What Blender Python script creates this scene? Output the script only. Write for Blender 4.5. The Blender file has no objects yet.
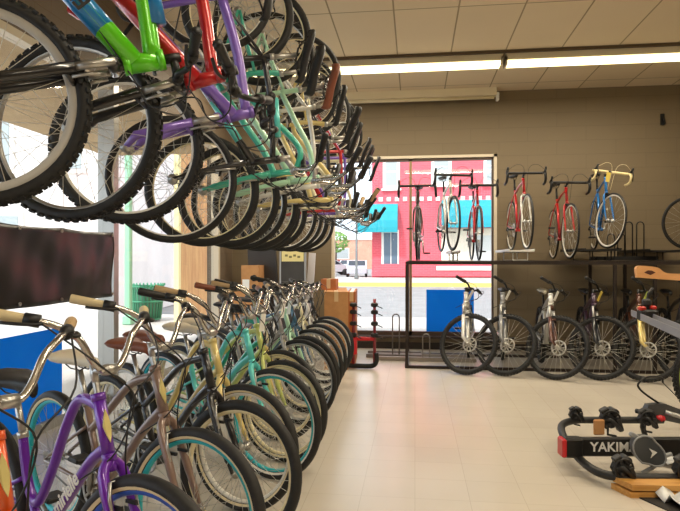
import bpy, math, random
from mathutils import Vector, Matrix
random.seed(7)
R = math.radians
PI = math.pi
scene = bpy.context.scene
C = scene.collection

# ------------------------------------------------------------------ camera, world, light, exposure
F_PX = 590.0
YAW = 7.24
CAM_Z = 1.35
cam_data = bpy.data.cameras.new('camera')
cam = bpy.data.objects.new('camera', cam_data)
C.objects.link(cam)
cam.location = (0, 0, CAM_Z)
cam.rotation_euler = (R(90), 0, R(YAW))
cam_data.sensor_width = 36.0
cam_data.lens = 36.0 * F_PX / 680.0
cam_data.shift_y = 3.5 / 680.0
cam_data.clip_start = 0.05
cam_data.clip_end = 400
scene.camera = cam

world = bpy.data.worlds.new('sky')
scene.world = world
world.use_nodes = True
wn = world.node_tree.nodes
wn['Background'].inputs[0].default_value = (0.80, 0.90, 1.0, 1)
wn['Background'].inputs[1].default_value = 1.8

def light(name, kind, loc, rot, energy, color=(1, 1, 1), size=1.0, size_y=None):
    d = bpy.data.lights.new(name, kind)
    d.energy = energy
    d.color = color
    if kind == 'AREA':
        d.size = size
        if size_y:
            d.shape = 'RECTANGLE'
            d.size_y = size_y
    if kind == 'SUN':
        d.angle = R(3)
    o = bpy.data.objects.new(name, d)
    o.location = loc
    o.rotation_euler = rot
    C.objects.link(o)
    return o

light('sun', 'SUN', (0, -30, 60), (R(38), 0, R(-25)), 3.2, (1, 0.97, 0.93))

scene.view_settings.view_transform = 'Standard'
scene.view_settings.look = 'None'
scene.view_settings.gamma = 1.0
scene.view_settings.use_curve_mapping = False
scene.view_settings.exposure = 0.55
scene.cycles.max_bounces = 7
scene.cycles.transparent_max_bounces = 16

def at(px, py, d):
    """world point at pixel (px, py) and distance d along the camera's axis - used to measure the photograph"""
    a = R(YAW)
    o = (px - 340) / F_PX * d
    return Vector((math.cos(a) * o - math.sin(a) * d, math.sin(a) * o + math.cos(a) * d, CAM_Z + (259 - py) / F_PX * d))

# ------------------------------------------------------------------ materials
def lin(c):
    return tuple((v / 12.92 if v <= 0.04045 else ((v + 0.055) / 1.055) ** 2.4) for v in [x / 255.0 for x in c]) + (1,)

MATS = {}
def mat(name, rgb, rough=0.5, metal=0.0, coat=0.0, emit=0.0, spec=None):
    if name in MATS:
        return MATS[name]
    m = bpy.data.materials.new(name)
    m.use_nodes = True
    b = m.node_tree.nodes['Principled BSDF']
    b.inputs['Base Color'].default_value = lin(rgb)
    b.inputs['Roughness'].default_value = rough
    b.inputs['Metallic'].default_value = metal
    if coat:
        b.inputs['Coat Weight'].default_value = coat
        b.inputs['Coat Roughness'].default_value = 0.08
    if spec is not None:
        b.inputs['Specular IOR Level'].default_value = spec
    if emit:
        b.inputs['Emission Color'].default_value = lin(rgb)
        b.inputs['Emission Strength'].default_value = emit
    MATS[name] = m
    return m

def nodes_of(m):
    return m.node_tree.nodes, m.node_tree.links, m.node_tree.nodes['Principled BSDF']

def noisy(name, c1, c2, scale=8.0, rough=0.6, stretch=(1, 1, 1), bump=0.0, metal=0.0, detail=4):
    if name in MATS:
        return MATS[name]
    m = mat(name, c1, rough, metal)
    n, l, b = nodes_of(m)
    tc = n.new('ShaderNodeTexCoord')
    mp = n.new('ShaderNodeMapping')
    mp.inputs['Scale'].default_value = stretch
    no = n.new('ShaderNodeTexNoise')
    no.inputs['Scale'].default_value = scale
    no.inputs['Detail'].default_value = detail
    mx = n.new('ShaderNodeMix')
    mx.data_type = 'RGBA'
    mx.inputs[6].default_value = lin(c1)
    mx.inputs[7].default_value = lin(c2)
    rp = n.new('ShaderNodeMapRange')
    rp.inputs[1].default_value = 0.35
    rp.inputs[2].default_value = 0.65
    l.new(tc.outputs['Object'], mp.inputs[0])
    l.new(mp.outputs[0], no.inputs['Vector'])
    l.new(no.outputs['Fac'], rp.inputs[0])
    l.new(rp.outputs[0], mx.inputs[0])
    l.new(mx.outputs[2], b.inputs['Base Color'])
    if bump:
        bp = n.new('ShaderNodeBump')
        bp.inputs['Strength'].default_value = bump
        bp.inputs['Distance'].default_value = 0.01
        l.new(no.outputs['Fac'], bp.inputs['Height'])
        l.new(bp.outputs[0], b.inputs['Normal'])
    return m

def tiled(name, c1, c2, cm, bw, bh, mortar, plane='XY', rough=0.5, offset=0.0, bump=0.3, shift=(0, 0, 0), vary=0.0):
    m = mat(name, c1, rough)
    n, l, b = nodes_of(m)
    tc = n.new('ShaderNodeTexCoord')
    sp = n.new('ShaderNodeSeparateXYZ')
    cb = n.new('ShaderNodeCombineXYZ')
    mp = n.new('ShaderNodeMapping')
    mp.inputs['Location'].default_value = shift
    l.new(tc.outputs['Object'], sp.inputs[0])
    i, j = {'XY': (0, 1), 'XZ': (0, 2), 'YZ': (1, 2)}[plane]
    l.new(sp.outputs[i], cb.inputs[0])
    l.new(sp.outputs[j], cb.inputs[1])
    l.new(cb.outputs[0], mp.inputs[0])
    br = n.new('ShaderNodeTexBrick')
    br.offset = offset
    br.inputs['Color1'].default_value = lin(c1)
    br.inputs['Color2'].default_value = lin(c2)
    br.inputs['Mortar'].default_value = lin(cm)
    br.inputs['Scale'].default_value = 1.0
    br.inputs['Mortar Size'].default_value = mortar
    br.inputs['Mortar Smooth'].default_value = 0.4
    br.inputs['Brick Width'].default_value = bw
    br.inputs['Row Height'].default_value = bh
    l.new(mp.outputs[0], br.inputs['Vector'])
    if vary:
        no = n.new('ShaderNodeTexNoise')
        no.inputs['Scale'].default_value = 1.3
        no.inputs['Detail'].default_value = 6
        l.new(tc.outputs['Object'], no.inputs['Vector'])
        hs = n.new('ShaderNodeHueSaturation')
        mr = n.new('ShaderNodeMapRange')
        mr.inputs[3].default_value = 1 - vary
        mr.inputs[4].default_value = 1 + vary
        l.new(no.outputs['Fac'], mr.inputs[0])
        l.new(mr.outputs[0], hs.inputs['Value'])
        l.new(br.outputs['Color'], hs.inputs['Color'])
        l.new(hs.outputs[0], b.inputs['Base Color'])
    else:
        l.new(br.outputs['Color'], b.inputs['Base Color'])
    if bump:
        bp = n.new('ShaderNodeBump')
        bp.invert = True
        bp.inputs['Strength'].default_value = bump
        bp.inputs['Distance'].default_value = 0.01
        l.new(br.outputs['Fac'], bp.inputs['Height'])
        l.new(bp.outputs[0], b.inputs['Normal'])
    return m

def glass_mat():
    m = bpy.data.materials.new('window_glass')
    m.use_nodes = True
    n, l = m.node_tree.nodes, m.node_tree.links
    n.remove(n['Principled BSDF'])
    tr = n.new('ShaderNodeBsdfTransparent')
    tr.inputs[0].default_value = (0.97, 0.98, 0.98, 1)
    gl = n.new('ShaderNodeBsdfGlossy')
    gl.inputs['Roughness'].default_value = 0.02
    mx = n.new('ShaderNodeMixShader')
    mx.inputs[0].default_value = 0.05
    l.new(tr.outputs[0], mx.inputs[1])
    l.new(gl.outputs[0], mx.inputs[2])
    l.new(mx.outputs[0], n['Material Output'].inputs[0])
    return m

M_FLOOR = tiled('floor_tile', (200, 191, 178), (197, 188, 175), (182, 171, 157), 0.305, 0.305, 0.002, 'XY', 0.27, bump=0.03, vary=0.10)
M_CEIL = tiled('ceiling_panel', (226, 208, 176), (220, 202, 170), (160, 142, 112), 0.64, 1.33, 0.010, 'XY', 0.9, bump=0.4, shift=(0.21, 0.75, 0), vary=0.05)
M_WALL = tiled('painted_block', (122, 107, 83), (120, 105, 81), (109, 96, 74), 0.82, 0.205, 0.004, 'XZ', 0.6, offset=0.5, bump=0.2, vary=0.05)
M_WALLL = tiled('painted_block_side', (118, 103, 86), (116, 101, 84), (112, 94, 72), 0.41, 0.205, 0.006, 'YZ', 0.6, offset=0.5, bump=0.35, vary=0.05)
M_GLASS = glass_mat()
M_ALU = mat('aluminium_frame', (178, 176, 170), 0.35, 0.7)
M_DKFRAME = mat('dark_bronze_frame', (84, 66, 56), 0.5, 0.2)
M_CREAMFR = mat('cream_trim', (218, 206, 184), 0.5)
BLACK = mat('black_metal', (22, 21, 21), 0.42, 0.2)
BLACKP = mat('black_plastic', (28, 27, 27), 0.5)
RUBBER = noisy('tyre_rubber', (20, 19, 19), (28, 27, 26), 60, 0.6)
CREAMW = mat('cream_sidewall', (226, 210, 170), 0.6)
CHROME = mat('chrome', (206, 203, 198), 0.2, 1.0)
SILVER = mat('silver_alloy', (186, 184, 180), 0.32, 0.85)
STEEL = mat('spoke_steel', (190, 188, 182), 0.3, 0.9)
CARD = noisy('cardboard', (196, 144, 92), (184, 132, 82), 12, 0.8)
WHITE = mat('white_paint', (236, 234, 228), 0.4)

# ------------------------------------------------------------------ mesh building
class MB:
    def __init__(s):
        s.v = []; s.f = []; s.m = []; s.sm = []
    def add(s, vs, fs, m=0, smooth=True):
        o = len(s.v)
        s.v.extend([tuple(v) for v in vs])
        for f in fs:
            s.f.append(tuple(i + o for i in f)); s.m.append(m); s.sm.append(smooth)
    def tube(s, pts, r, n=8, m=0, closed=False, flat=None):
        pts = [Vector(p) for p in pts]
        P = [pts[0]]
        for p in pts[1:]:
            if (p - P[-1]).length > 1e-6:
                P.append(p)
        k = len(P)
        if k < 2: return
        rs = r if isinstance(r, (list, tuple)) else [r] * k
        if len(rs) != k:
            rs = [rs[min(int(i * (len(rs) - 1) / (k - 1) + 0.5), len(rs) - 1)] for i in range(k)]
        vs = []
        nrm = None
        for i in range(k):
            if closed: t = (P[(i + 1) % k] - P[i - 1])
            elif i == 0: t = P[1] - P[0]
            elif i == k - 1: t = P[-1] - P[-2]
            else: t = (P[i + 1] - P[i]).normalized() + (P[i] - P[i - 1]).normalized()
            if t.length < 1e-9: t = Vector((0, 0, 1))
            t.normalize()
            if nrm is None:
                a = Vector((0, 1, 0)) if abs(t.y) < 0.9 else Vector((0, 0, 1))
                nrm = t.cross(a).normalized()
            else:
                nrm = nrm - t * nrm.dot(t)
                if nrm.length < 1e-6:
                    nrm = t.orthogonal()
                nrm.normalize()
            bn = t.cross(nrm)
            for j in range(n):
                a = 2 * PI * j / n
                fx = flat if flat else 1.0
                vs.append(P[i] + nrm * (math.cos(a) * rs[i]) + bn * (math.sin(a) * rs[i] * fx))
        fs = []
        for i in range(k if closed else k - 1):
            a = i * n; b = ((i + 1) % k) * n
            for j in range(n):
                j2 = (j + 1) % n
                fs.append((a + j, a + j2, b + j2, b + j))
        if not closed:
            fs.append(tuple(range(n))[::-1]); fs.append(tuple((k - 1) * n + j for j in range(n)))
        s.add(vs, fs, m)
    def box(s, c, d, m=0, rot=None, bev=0.0):
        x, y, z = [q / 2 for q in d]
        c = Vector(c)
        if bev > 0:
            b = bev
            prof = [(-x + b, -y), (x - b, -y), (x, -y + b), (x, y - b), (x - b, y), (-x + b, y), (-x, y - b), (-x, -y + b)]
            lv = [(-z, b), (-z + b, 0), (z - b, 0), (z, b)]
            vs = []
            for zz, ins in lv:
                for px_, py_ in prof:
                    vs.append(Vector((px_ * (1 - ins / x if x else 1), py_ * (1 - ins / y if y else 1), zz)))
            fs = [tuple(range(8))[::-1], tuple(24 + i for i in range(8))]
            for r_ in range(3):
                for i in range(8):
                    fs.append((r_ * 8 + i, r_ * 8 + (i + 1) % 8, r_ * 8 + 8 + (i + 1) % 8, r_ * 8 + 8 + i))
        else:
            vs = [Vector((i, j, k)) for k in (-z, z) for j in (-y, y) for i in (-x, x)]
            fs = [(0, 2, 3, 1), (4, 5, 7, 6), (0, 1, 5, 4), (2, 6, 7, 3), (0, 4, 6, 2), (1, 3, 7, 5)]
        if rot is not None:
            vs = [rot @ v for v in vs]
        s.add([v + c for v in vs], fs, m, False)
    def revolve(s, prof, n=32, m=0, axis='Y', c=(0, 0, 0), closed=True, mfun=None, arc=None):
        """prof: (radius, offset along axis)"""
        c = Vector(c); k = len(prof); vs = []
        full = arc is None
        steps = n if full else n + 1
        for i in range(steps):
            a = 2 * PI * i / n if full else arc[0] + (arc[1] - arc[0]) * i / n
            ca, sa = math.cos(a), math.sin(a)
            for r_, o in prof:
                if axis == 'Y': v = Vector((r_ * ca, o, r_ * sa))
                elif axis == 'Z': v = Vector((r_ * ca, r_ * sa, o))
                else: v = Vector((o, r_ * ca, r_ * sa))
                vs.append(v + c)
        o0 = len(s.v)
        s.v.extend([tuple(v) for v in vs])
        for i in range(n):
            i2 = (i + 1) % steps
            for j in range(k if closed else k - 1):
                j2 = (j + 1) % k
                s.f.append((o0 + i * k + j, o0 + i * k + j2, o0 + i2 * k + j2, o0 + i2 * k + j))
                s.m.append(mfun(j) if mfun else m); s.sm.append(True)
    def poly(s, pts, thick_vec, m=0, smooth=False):
        """prism from outline pts extruded by thick_vec"""
        t = Vector(thick_vec); a = [Vector(p) for p in pts]; b = [p + t for p in a]; n = len(a)
        fs = [tuple(range(n))[::-1], tuple(n + i for i in range(n))]
        for i in range(n):
            fs.append((i, (i + 1) % n, n + (i + 1) % n, n + i))
        s.add(a + b, fs, m, smooth)
    def mesh(s, name, mats):
        me = bpy.data.meshes.new(name)
        me.from_pydata(s.v, [], s.f)
        for m in (mats if isinstance(mats, (list, tuple)) else [mats]):
            me.materials.append(m)
        me.polygons.foreach_set('material_index', s.m)
        me.polygons.foreach_set('use_smooth', s.sm)
        me.update()
        return me
    def build(s, name, mats, parent=None, mtx=None):
        return link(name, s.mesh(name, mats), parent, mtx)

def link(name, me, parent=None, mtx=None):
    o = bpy.data.objects.new(name, me)
    C.objects.link(o)
    if parent is not None:
        o.parent = parent
    if mtx is not None:
        o.matrix_local = mtx
    return o

def spline(pts, k=6):
    P = [Vector(p) for p in pts]
    out = []
    n = len(P)
    for i in range(n - 1):
        p0 = P[i - 1] if i > 0 else P[0] * 2 - P[1]
        p1, p2 = P[i], P[i + 1]
        p3 = P[i + 2] if i + 2 < n else P[-1] * 2 - P[-2]
        for j in range(k):
            t = j / k
            out.append(0.5 * ((2 * p1) + (p2 - p0) * t + (2 * p0 - 5 * p1 + 4 * p2 - p3) * t * t + (3 * p1 - p0 - 3 * p2 + p3) * t ** 3))
    out.append(P[-1])
    return out

def empty(name, loc, rot=(0, 0, 0)):
    o = bpy.data.objects.new(name, None)
    o.empty_display_size = 0.1
    o.location = loc
    o.rotation_euler = rot
    C.objects.link(o)
    return o

def tag(o, label, cat, group=None):
    o['label'] = label; o['category'] = cat
    if group: o['group'] = group
    return o

def struct(name, mb, mats):
    o = mb.build(name, mats)
    o['kind'] = 'structure'
    return o

def text_mesh(name, body, size, m, parent, mtx, extrude=0.001):
    cu = bpy.data.curves.new(name, 'FONT')
    cu.body = body; cu.size = size; cu.extrude = extrude
    cu.align_x = 'CENTER'; cu.align_y = 'CENTER'
    cu.offset = size * 0.02
    t = bpy.data.objects.new(name + '_tmp', cu)
    C.objects.link(t)
    dg = bpy.context.evaluated_depsgraph_get()
    me = bpy.data.meshes.new_from_object(t.evaluated_get(dg))
    bpy.data.objects.remove(t)
    me.materials.clear(); me.materials.append(m)
    return link(name, me, parent, mtx)

# ------------------------------------------------------------------ room shell
XL, XR, YB, YF, ZC = -2.83, 6.2, 8.93, -3.2, 3.83
WT = 0.2
b = MB(); b.box(((XL + XR) / 2, (YB + YF) / 2, -0.05), (XR - XL + 2 * WT, YB - YF + 2 * WT, 0.1)); struct('floor', b, M_FLOOR)
b = MB(); b.box(((XL + XR) / 2, (YB + YF) / 2, ZC + 0.05), (XR - XL + 2 * WT, YB - YF + 2 * WT, 0.1)); struct('ceiling', b, M_CEIL)
WX0, WX1, WZ0, WZ1 = -1.27, 1.20, 0.20, 2.90
b = MB()
def wbox(b, x0, x1, y0, y1, z0, z1, m=0):
    b.box(((x0 + x1) / 2, (y0 + y1) / 2, (z0 + z1) / 2), (x1 - x0, y1 - y0, z1 - z0), m)
wbox(b, XL - WT, WX0, YB, YB + WT, 0, ZC)
wbox(b, WX1, XR + WT, YB, YB + WT, 0, ZC)
wbox(b, WX0, WX1, YB, YB + WT, 0, WZ0)
wbox(b, WX0, WX1, YB, YB + WT, WZ1, ZC)
struct('wall_back', b, M_WALL)
LZ1, LZ0, LY0, LY1 = 3.0, 0.0, -2.0, 8.35
b = MB()
wbox(b, XL - WT, XL, YF, YB, LZ1, ZC)
wbox(b, XL - WT, XL, LY1, YB, 0, LZ1)
wbox(b, XL - WT, XL, YF, LY0, 0, LZ1)
struct('wall_left', b, M_WALLL)
b = MB(); wbox(b, XR, XR + WT, YF, YB, 0, ZC); struct('wall_right', b, M_WALLL)
b = MB(); wbox(b, XL - WT, XR + WT, YF - WT, YF, 0, ZC); struct('wall_front', b, M_WALL)
# back window
def window(name, frame_boxes, pane_boxes, mats):
    b = MB()
    for q in frame_boxes: wbox(b, *q[:6], q[6] if len(q) > 6 else 0)
    w = struct(name, b, mats)
    g = MB()
    for q in pane_boxes: wbox(g, *q)
    g.build('pane', M_GLASS, w)
    return w
fy0, fy1 = YB + 0.02, YB + 0.10
window('window_1', [
    (WX0, WX0 + 0.05, fy0, fy1, WZ0, WZ1, 1), (WX1 - 0.045, WX1, fy0 - 0.03, fy1, WZ0, WZ1, 1),
    (WX1 - 0.07, WX1 - 0.045, fy0, fy1, WZ0, WZ1, 0),
    (WX0, WX1, fy0 - 0.03, fy1, WZ1 - 0.04, WZ1, 1), (WX0, WX1, fy0, fy1, WZ1 - 0.075, WZ1 - 0.04, 0),
    (WX0, WX1, fy0, fy1, WZ0, WZ0 + 0.06, 0), (-0.085, -0.045, fy0, fy1, WZ0, WZ1, 2)],
    [(WX0 + 0.05, WX1 - 0.07, YB + 0.055, YB + 0.061, WZ0 + 0.06, WZ1 - 0.075)], [M_DKFRAME, M_CREAMFR, mat('brass_mullion', (150, 128, 98), 0.4, 0.5)])
fx0, fx1 = XL - 0.11, XL - 0.03
fr = [(fx0, fx1 + 0.03, LY0, LY1, LZ1 - 0.06, LZ1, 1), (fx0, fx1, LY0, LY1, 0, 0.08, 0),
      (fx0, fx1 + 0.03, LY1 - 0.07, LY1, 0, LZ1, 1), (fx0, fx1, LY0, LY0 + 0.06, 0, LZ1, 0), (fx0, fx1, 2.0, 2.06, 0, LZ1, 0)]
fr.append((XL - 0.13, XL + 0.03, 5.22, 5.31, 0, LZ1, 0))
window('window_2', fr, [(XL - 0.075, XL - 0.069, LY0 + .06, 2.0, 0.08, LZ1 - .06), (XL - 0.075, XL - 0.069, 2.06, 5.22, 0.08, LZ1 - .06),
                        (XL - 0.075, XL - 0.069, 5.31, LY1 - 0.07, 0.08, LZ1 - .06)], [M_ALU, M_CREAMFR])
b = MB(); wbox(b, XL, XR, YB - 0.015, YB, 0, 0.1); struct('baseboard_back', b, mat('dark_baseboard', (46, 38, 32), 0.5))
b = MB(); wbox(b, WX0 - 0.02, WX1 + 0.02, YB - 0.10, YB + 0.02, WZ0 - 0.03, WZ0); struct('trim_1', b, mat('dark_sill', (70, 56, 48), 0.4))
# dark ceiling strip beside the lamp row
b = MB(); wbox(b, XL, XR, 7.18, 7.22, ZC - 0.03, ZC); struct('trim_2', b, mat('ceiling_strip', (86, 70, 50), 0.6))

# ------------------------------------------------------------------ ceiling lamps
TUBE = mat('lit_diffuser', (255, 236, 176), 0.5, emit=3.0)
HOUS = mat('lamp_housing', (226, 214, 186), 0.45)
def lamp(x0, x1, y, label, lit=True, power=30):
    t = empty('fluorescent_lamp', ((x0 + x1) / 2, y, ZC - 0.1))
    tag(t, label, 'ceiling lamp', 'fluorescent strip lamps')
    w = x1 - x0
    b = MB(); b.box((0, 0, 0.05), (w, 0.24, 0.09), 0)
    b.box((-w / 2 + .01, 0, 0.0), (0.02, 0.24, 0.10), 0); b.box((w / 2 - .01, 0, 0.0), (0.02, 0.24, 0.10), 0)
    b.build('housing', HOUS, t)
    b = MB(); b.poly([(-w / 2 + 0.02, -0.095, 0.005), (-w / 2 + 0.02, -0.08, -0.035), (-w / 2 + 0.02, 0.08, -0.035), (-w / 2 + 0.02, 0.095, 0.005)], (w - 0.04, 0, 0), 0)
    b.build('diffuser', TUBE, t)
    l = light('lamp_light', 'AREA', (0, 0, -0.06), (0, 0, 0), power, (1, 0.89, 0.71), w - 0.1, 0.16)
    l.parent = t
    return t
lamp(-2.45, -1.17, 7.37, 'lit strip lamp behind the hanging bicycles, leftmost of its row')
lamp(-1.13, 1.04, 7.37, 'long lit strip lamp on the ceiling nearest the window, left of the joint')
lamp(1.08, 3.40, 7.37, 'long lit strip lamp running off the right edge of the photo')
for k, y in enumerate((4.9, 1.9, -1.1)):  # unseen lamp rows overhead and behind the camera, added to light the interior
    for x0 in (-0.3, 2.6):
        lamp(x0, x0 + 2.4, y, ('left' if x0 < 0 else 'right') + ' strip lamp of the ' + ('second', 'third', 'fourth')[k] + ' row from the window, added out of view to light the room', power=30)
t = empty('unlit_strip_lamp', (-0.1, YB - 0.14, ZC - 0.125)); tag(t, 'unlit beige strip lamp high against the back wall with white end cap', 'ceiling lamp')
b = MB(); b.box((0.12, 0, 0.07), (2.3, 0.14, 0.11)); b.build('housing', HOUS, t)
b = MB(); b.tube([(-1.0, 0, -0.005), (1.24, 0, -0.005)], 0.024, 10); b.build('tube', mat('unlit_tube', (232, 220, 186), 0.4), t)
b = MB(); b.box((1.29, 0, 0.0), (0.04, 0.10, 0.12), 0, bev=0.01); b.build('end_cap', WHITE, t)

# ------------------------------------------------------------------ bicycles
PAINT = {}
def paint(name, rgb):
    return mat('paint_' + name, rgb, 0.28, 0.15, coat=0.8)

_cache = {}
def tire_mesh(Rr, rt, kind, side):
    key = ('tire', Rr, rt, kind, side)
    if key in _cache: return _cache[key]
    b = MB()
    n = 12
    prof = [(Rr - rt + rt * math.cos(2 * PI * (j + .5) / n), rt * math.sin(2 * PI * (j + .5) / n)) for j in range(n)]
    def mf(j):
        if side is None: return 0
        return 1 if j in (3, 7) else 0      # a pale sidewall band
    b.revolve(prof, 56, mfun=mf)
    if kind == 'knobby':
        nk = 58
        for i in range(nk):
            for row, off in ((-1, .0), (0, .5), (1, .0)):
                a = 2 * PI * (i + off) / nk
                th = row * 0.75
                rr = Rr - rt + (rt + 0.002) * math.cos(th)
                yy = (rt + 0.002) * math.sin(th)
                rot = Matrix.Rotation(-a, 3, 'Y') @ Matrix.Rotation(th, 3, 'Z')
                b.box((rr * math.cos(a), yy, rr * math.sin(a)), (0.010, 0.013, 0.017), 0, rot)
    _cache[key] = b.mesh('tire', [RUBBER, side or CREAMW])
    return _cache[key]

def rim_mesh(Rr, depth, wd, m):
    key = ('rim', Rr, depth, wd, m.name)
    if key in _cache: return _cache[key]
    b = MB()
    prof = [(Rr, -wd), (Rr, wd), (Rr - depth, wd * 0.7), (Rr - depth - 0.004, 0), (Rr - depth, -wd * 0.7)]
    b.revolve(prof, 56)
    _cache[key] = b.mesh('rim', [m])
    return _cache[key]

def spokes_mesh(Rr, hub, n, m, th=0.0014):
    key = ('spk', Rr, hub, n, m.name)
    if key in _cache: return _cache[key]
    b = MB()
    for i in range(n):
        a = 2 * PI * i / n
        s = 1 if i % 2 else -1
        ah = a + (1.1 if (i // 2) % 2 else -1.1)
        b.tube([(hub * math.cos(ah), s * 0.03, hub * math.sin(ah)), (Rr * math.cos(a), s * 0.003, Rr * math.sin(a))], th, 3)
    _cache[key] = b.mesh('spokes', [m])
    return _cache[key]

def hub_mesh(rear, disc):
    key = ('hub', rear, disc)
    if key in _cache: return _cache[key]
    b = MB()
    b.revolve([(0.001, -0.055), (0.008, -0.055), (0.008, -0.035), (0.026, -0.034), (0.026, -0.028), (0.013, -0.024), (0.013, 0.024), (0.026, 0.028), (0.026, 0.034), (0.008, 0.035), (0.008, 0.055), (0.001, 0.055)], 14, closed=False)
    if rear:
        for q in range(6):
            b.revolve([(0.03 + 0.004 * q, -0.040 - 0.0), (0.03 + 0.004 * q, -0.0405 + 0.002)], 20, m=0, closed=True, c=(0, 0.0 - 0.001 * q, 0))
    _cache[key] = b.mesh('hub', [SILVER])
    return _cache[key]

def rotor_mesh():
    if 'rotor' in _cache: return _cache['rotor']
    b = MB()
    b.revolve([(0.090, -0.001), (0.090, 0.001), (0.070, 0.001), (0.070, -0.001)], 36, c=(0, 0.042, 0))
    for i in range(9):
        a = 2 * PI * i / 9
        b.tube([(0.018 * math.cos(a), 0.042, 0.018 * math.sin(a)), (0.072 * math.cos(a + .35), 0.042, 0.072 * math.sin(a + .35))], 0.006, 4, flat=.3)
    b.revolve([(0.022, -0.001), (0.022, 0.001), (0.006, 0.001), (0.006, -0.001)], 16, c=(0, 0.042, 0))
    _cache['rotor'] = b.mesh('disc_rotor', [SILVER])
    return _cache['rotor']

def make_wheel(name, S, root, mtx, rear=False):
    Rr, rt = S['R'], S['rt']
    rimR = Rr - 2 * rt + 0.012
    w = link(name, rim_mesh(rimR, S.get('rimd', 0.022), S.get('rimw', 0.013), S['rim']), root, mtx)
    link('tire', tire_mesh(Rr, rt, S.get('tread', 'slick'), S.get('side')), w)
    link('spokes', spokes_mesh(rimR - 0.02, 0.024, S.get('ns', 32), S.get('spk', STEEL)), w)
    link('hub', hub_mesh(rear, False), w)
    if S.get('disc'):
        link('disc_rotor', rotor_mesh(), w)
    return w

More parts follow.
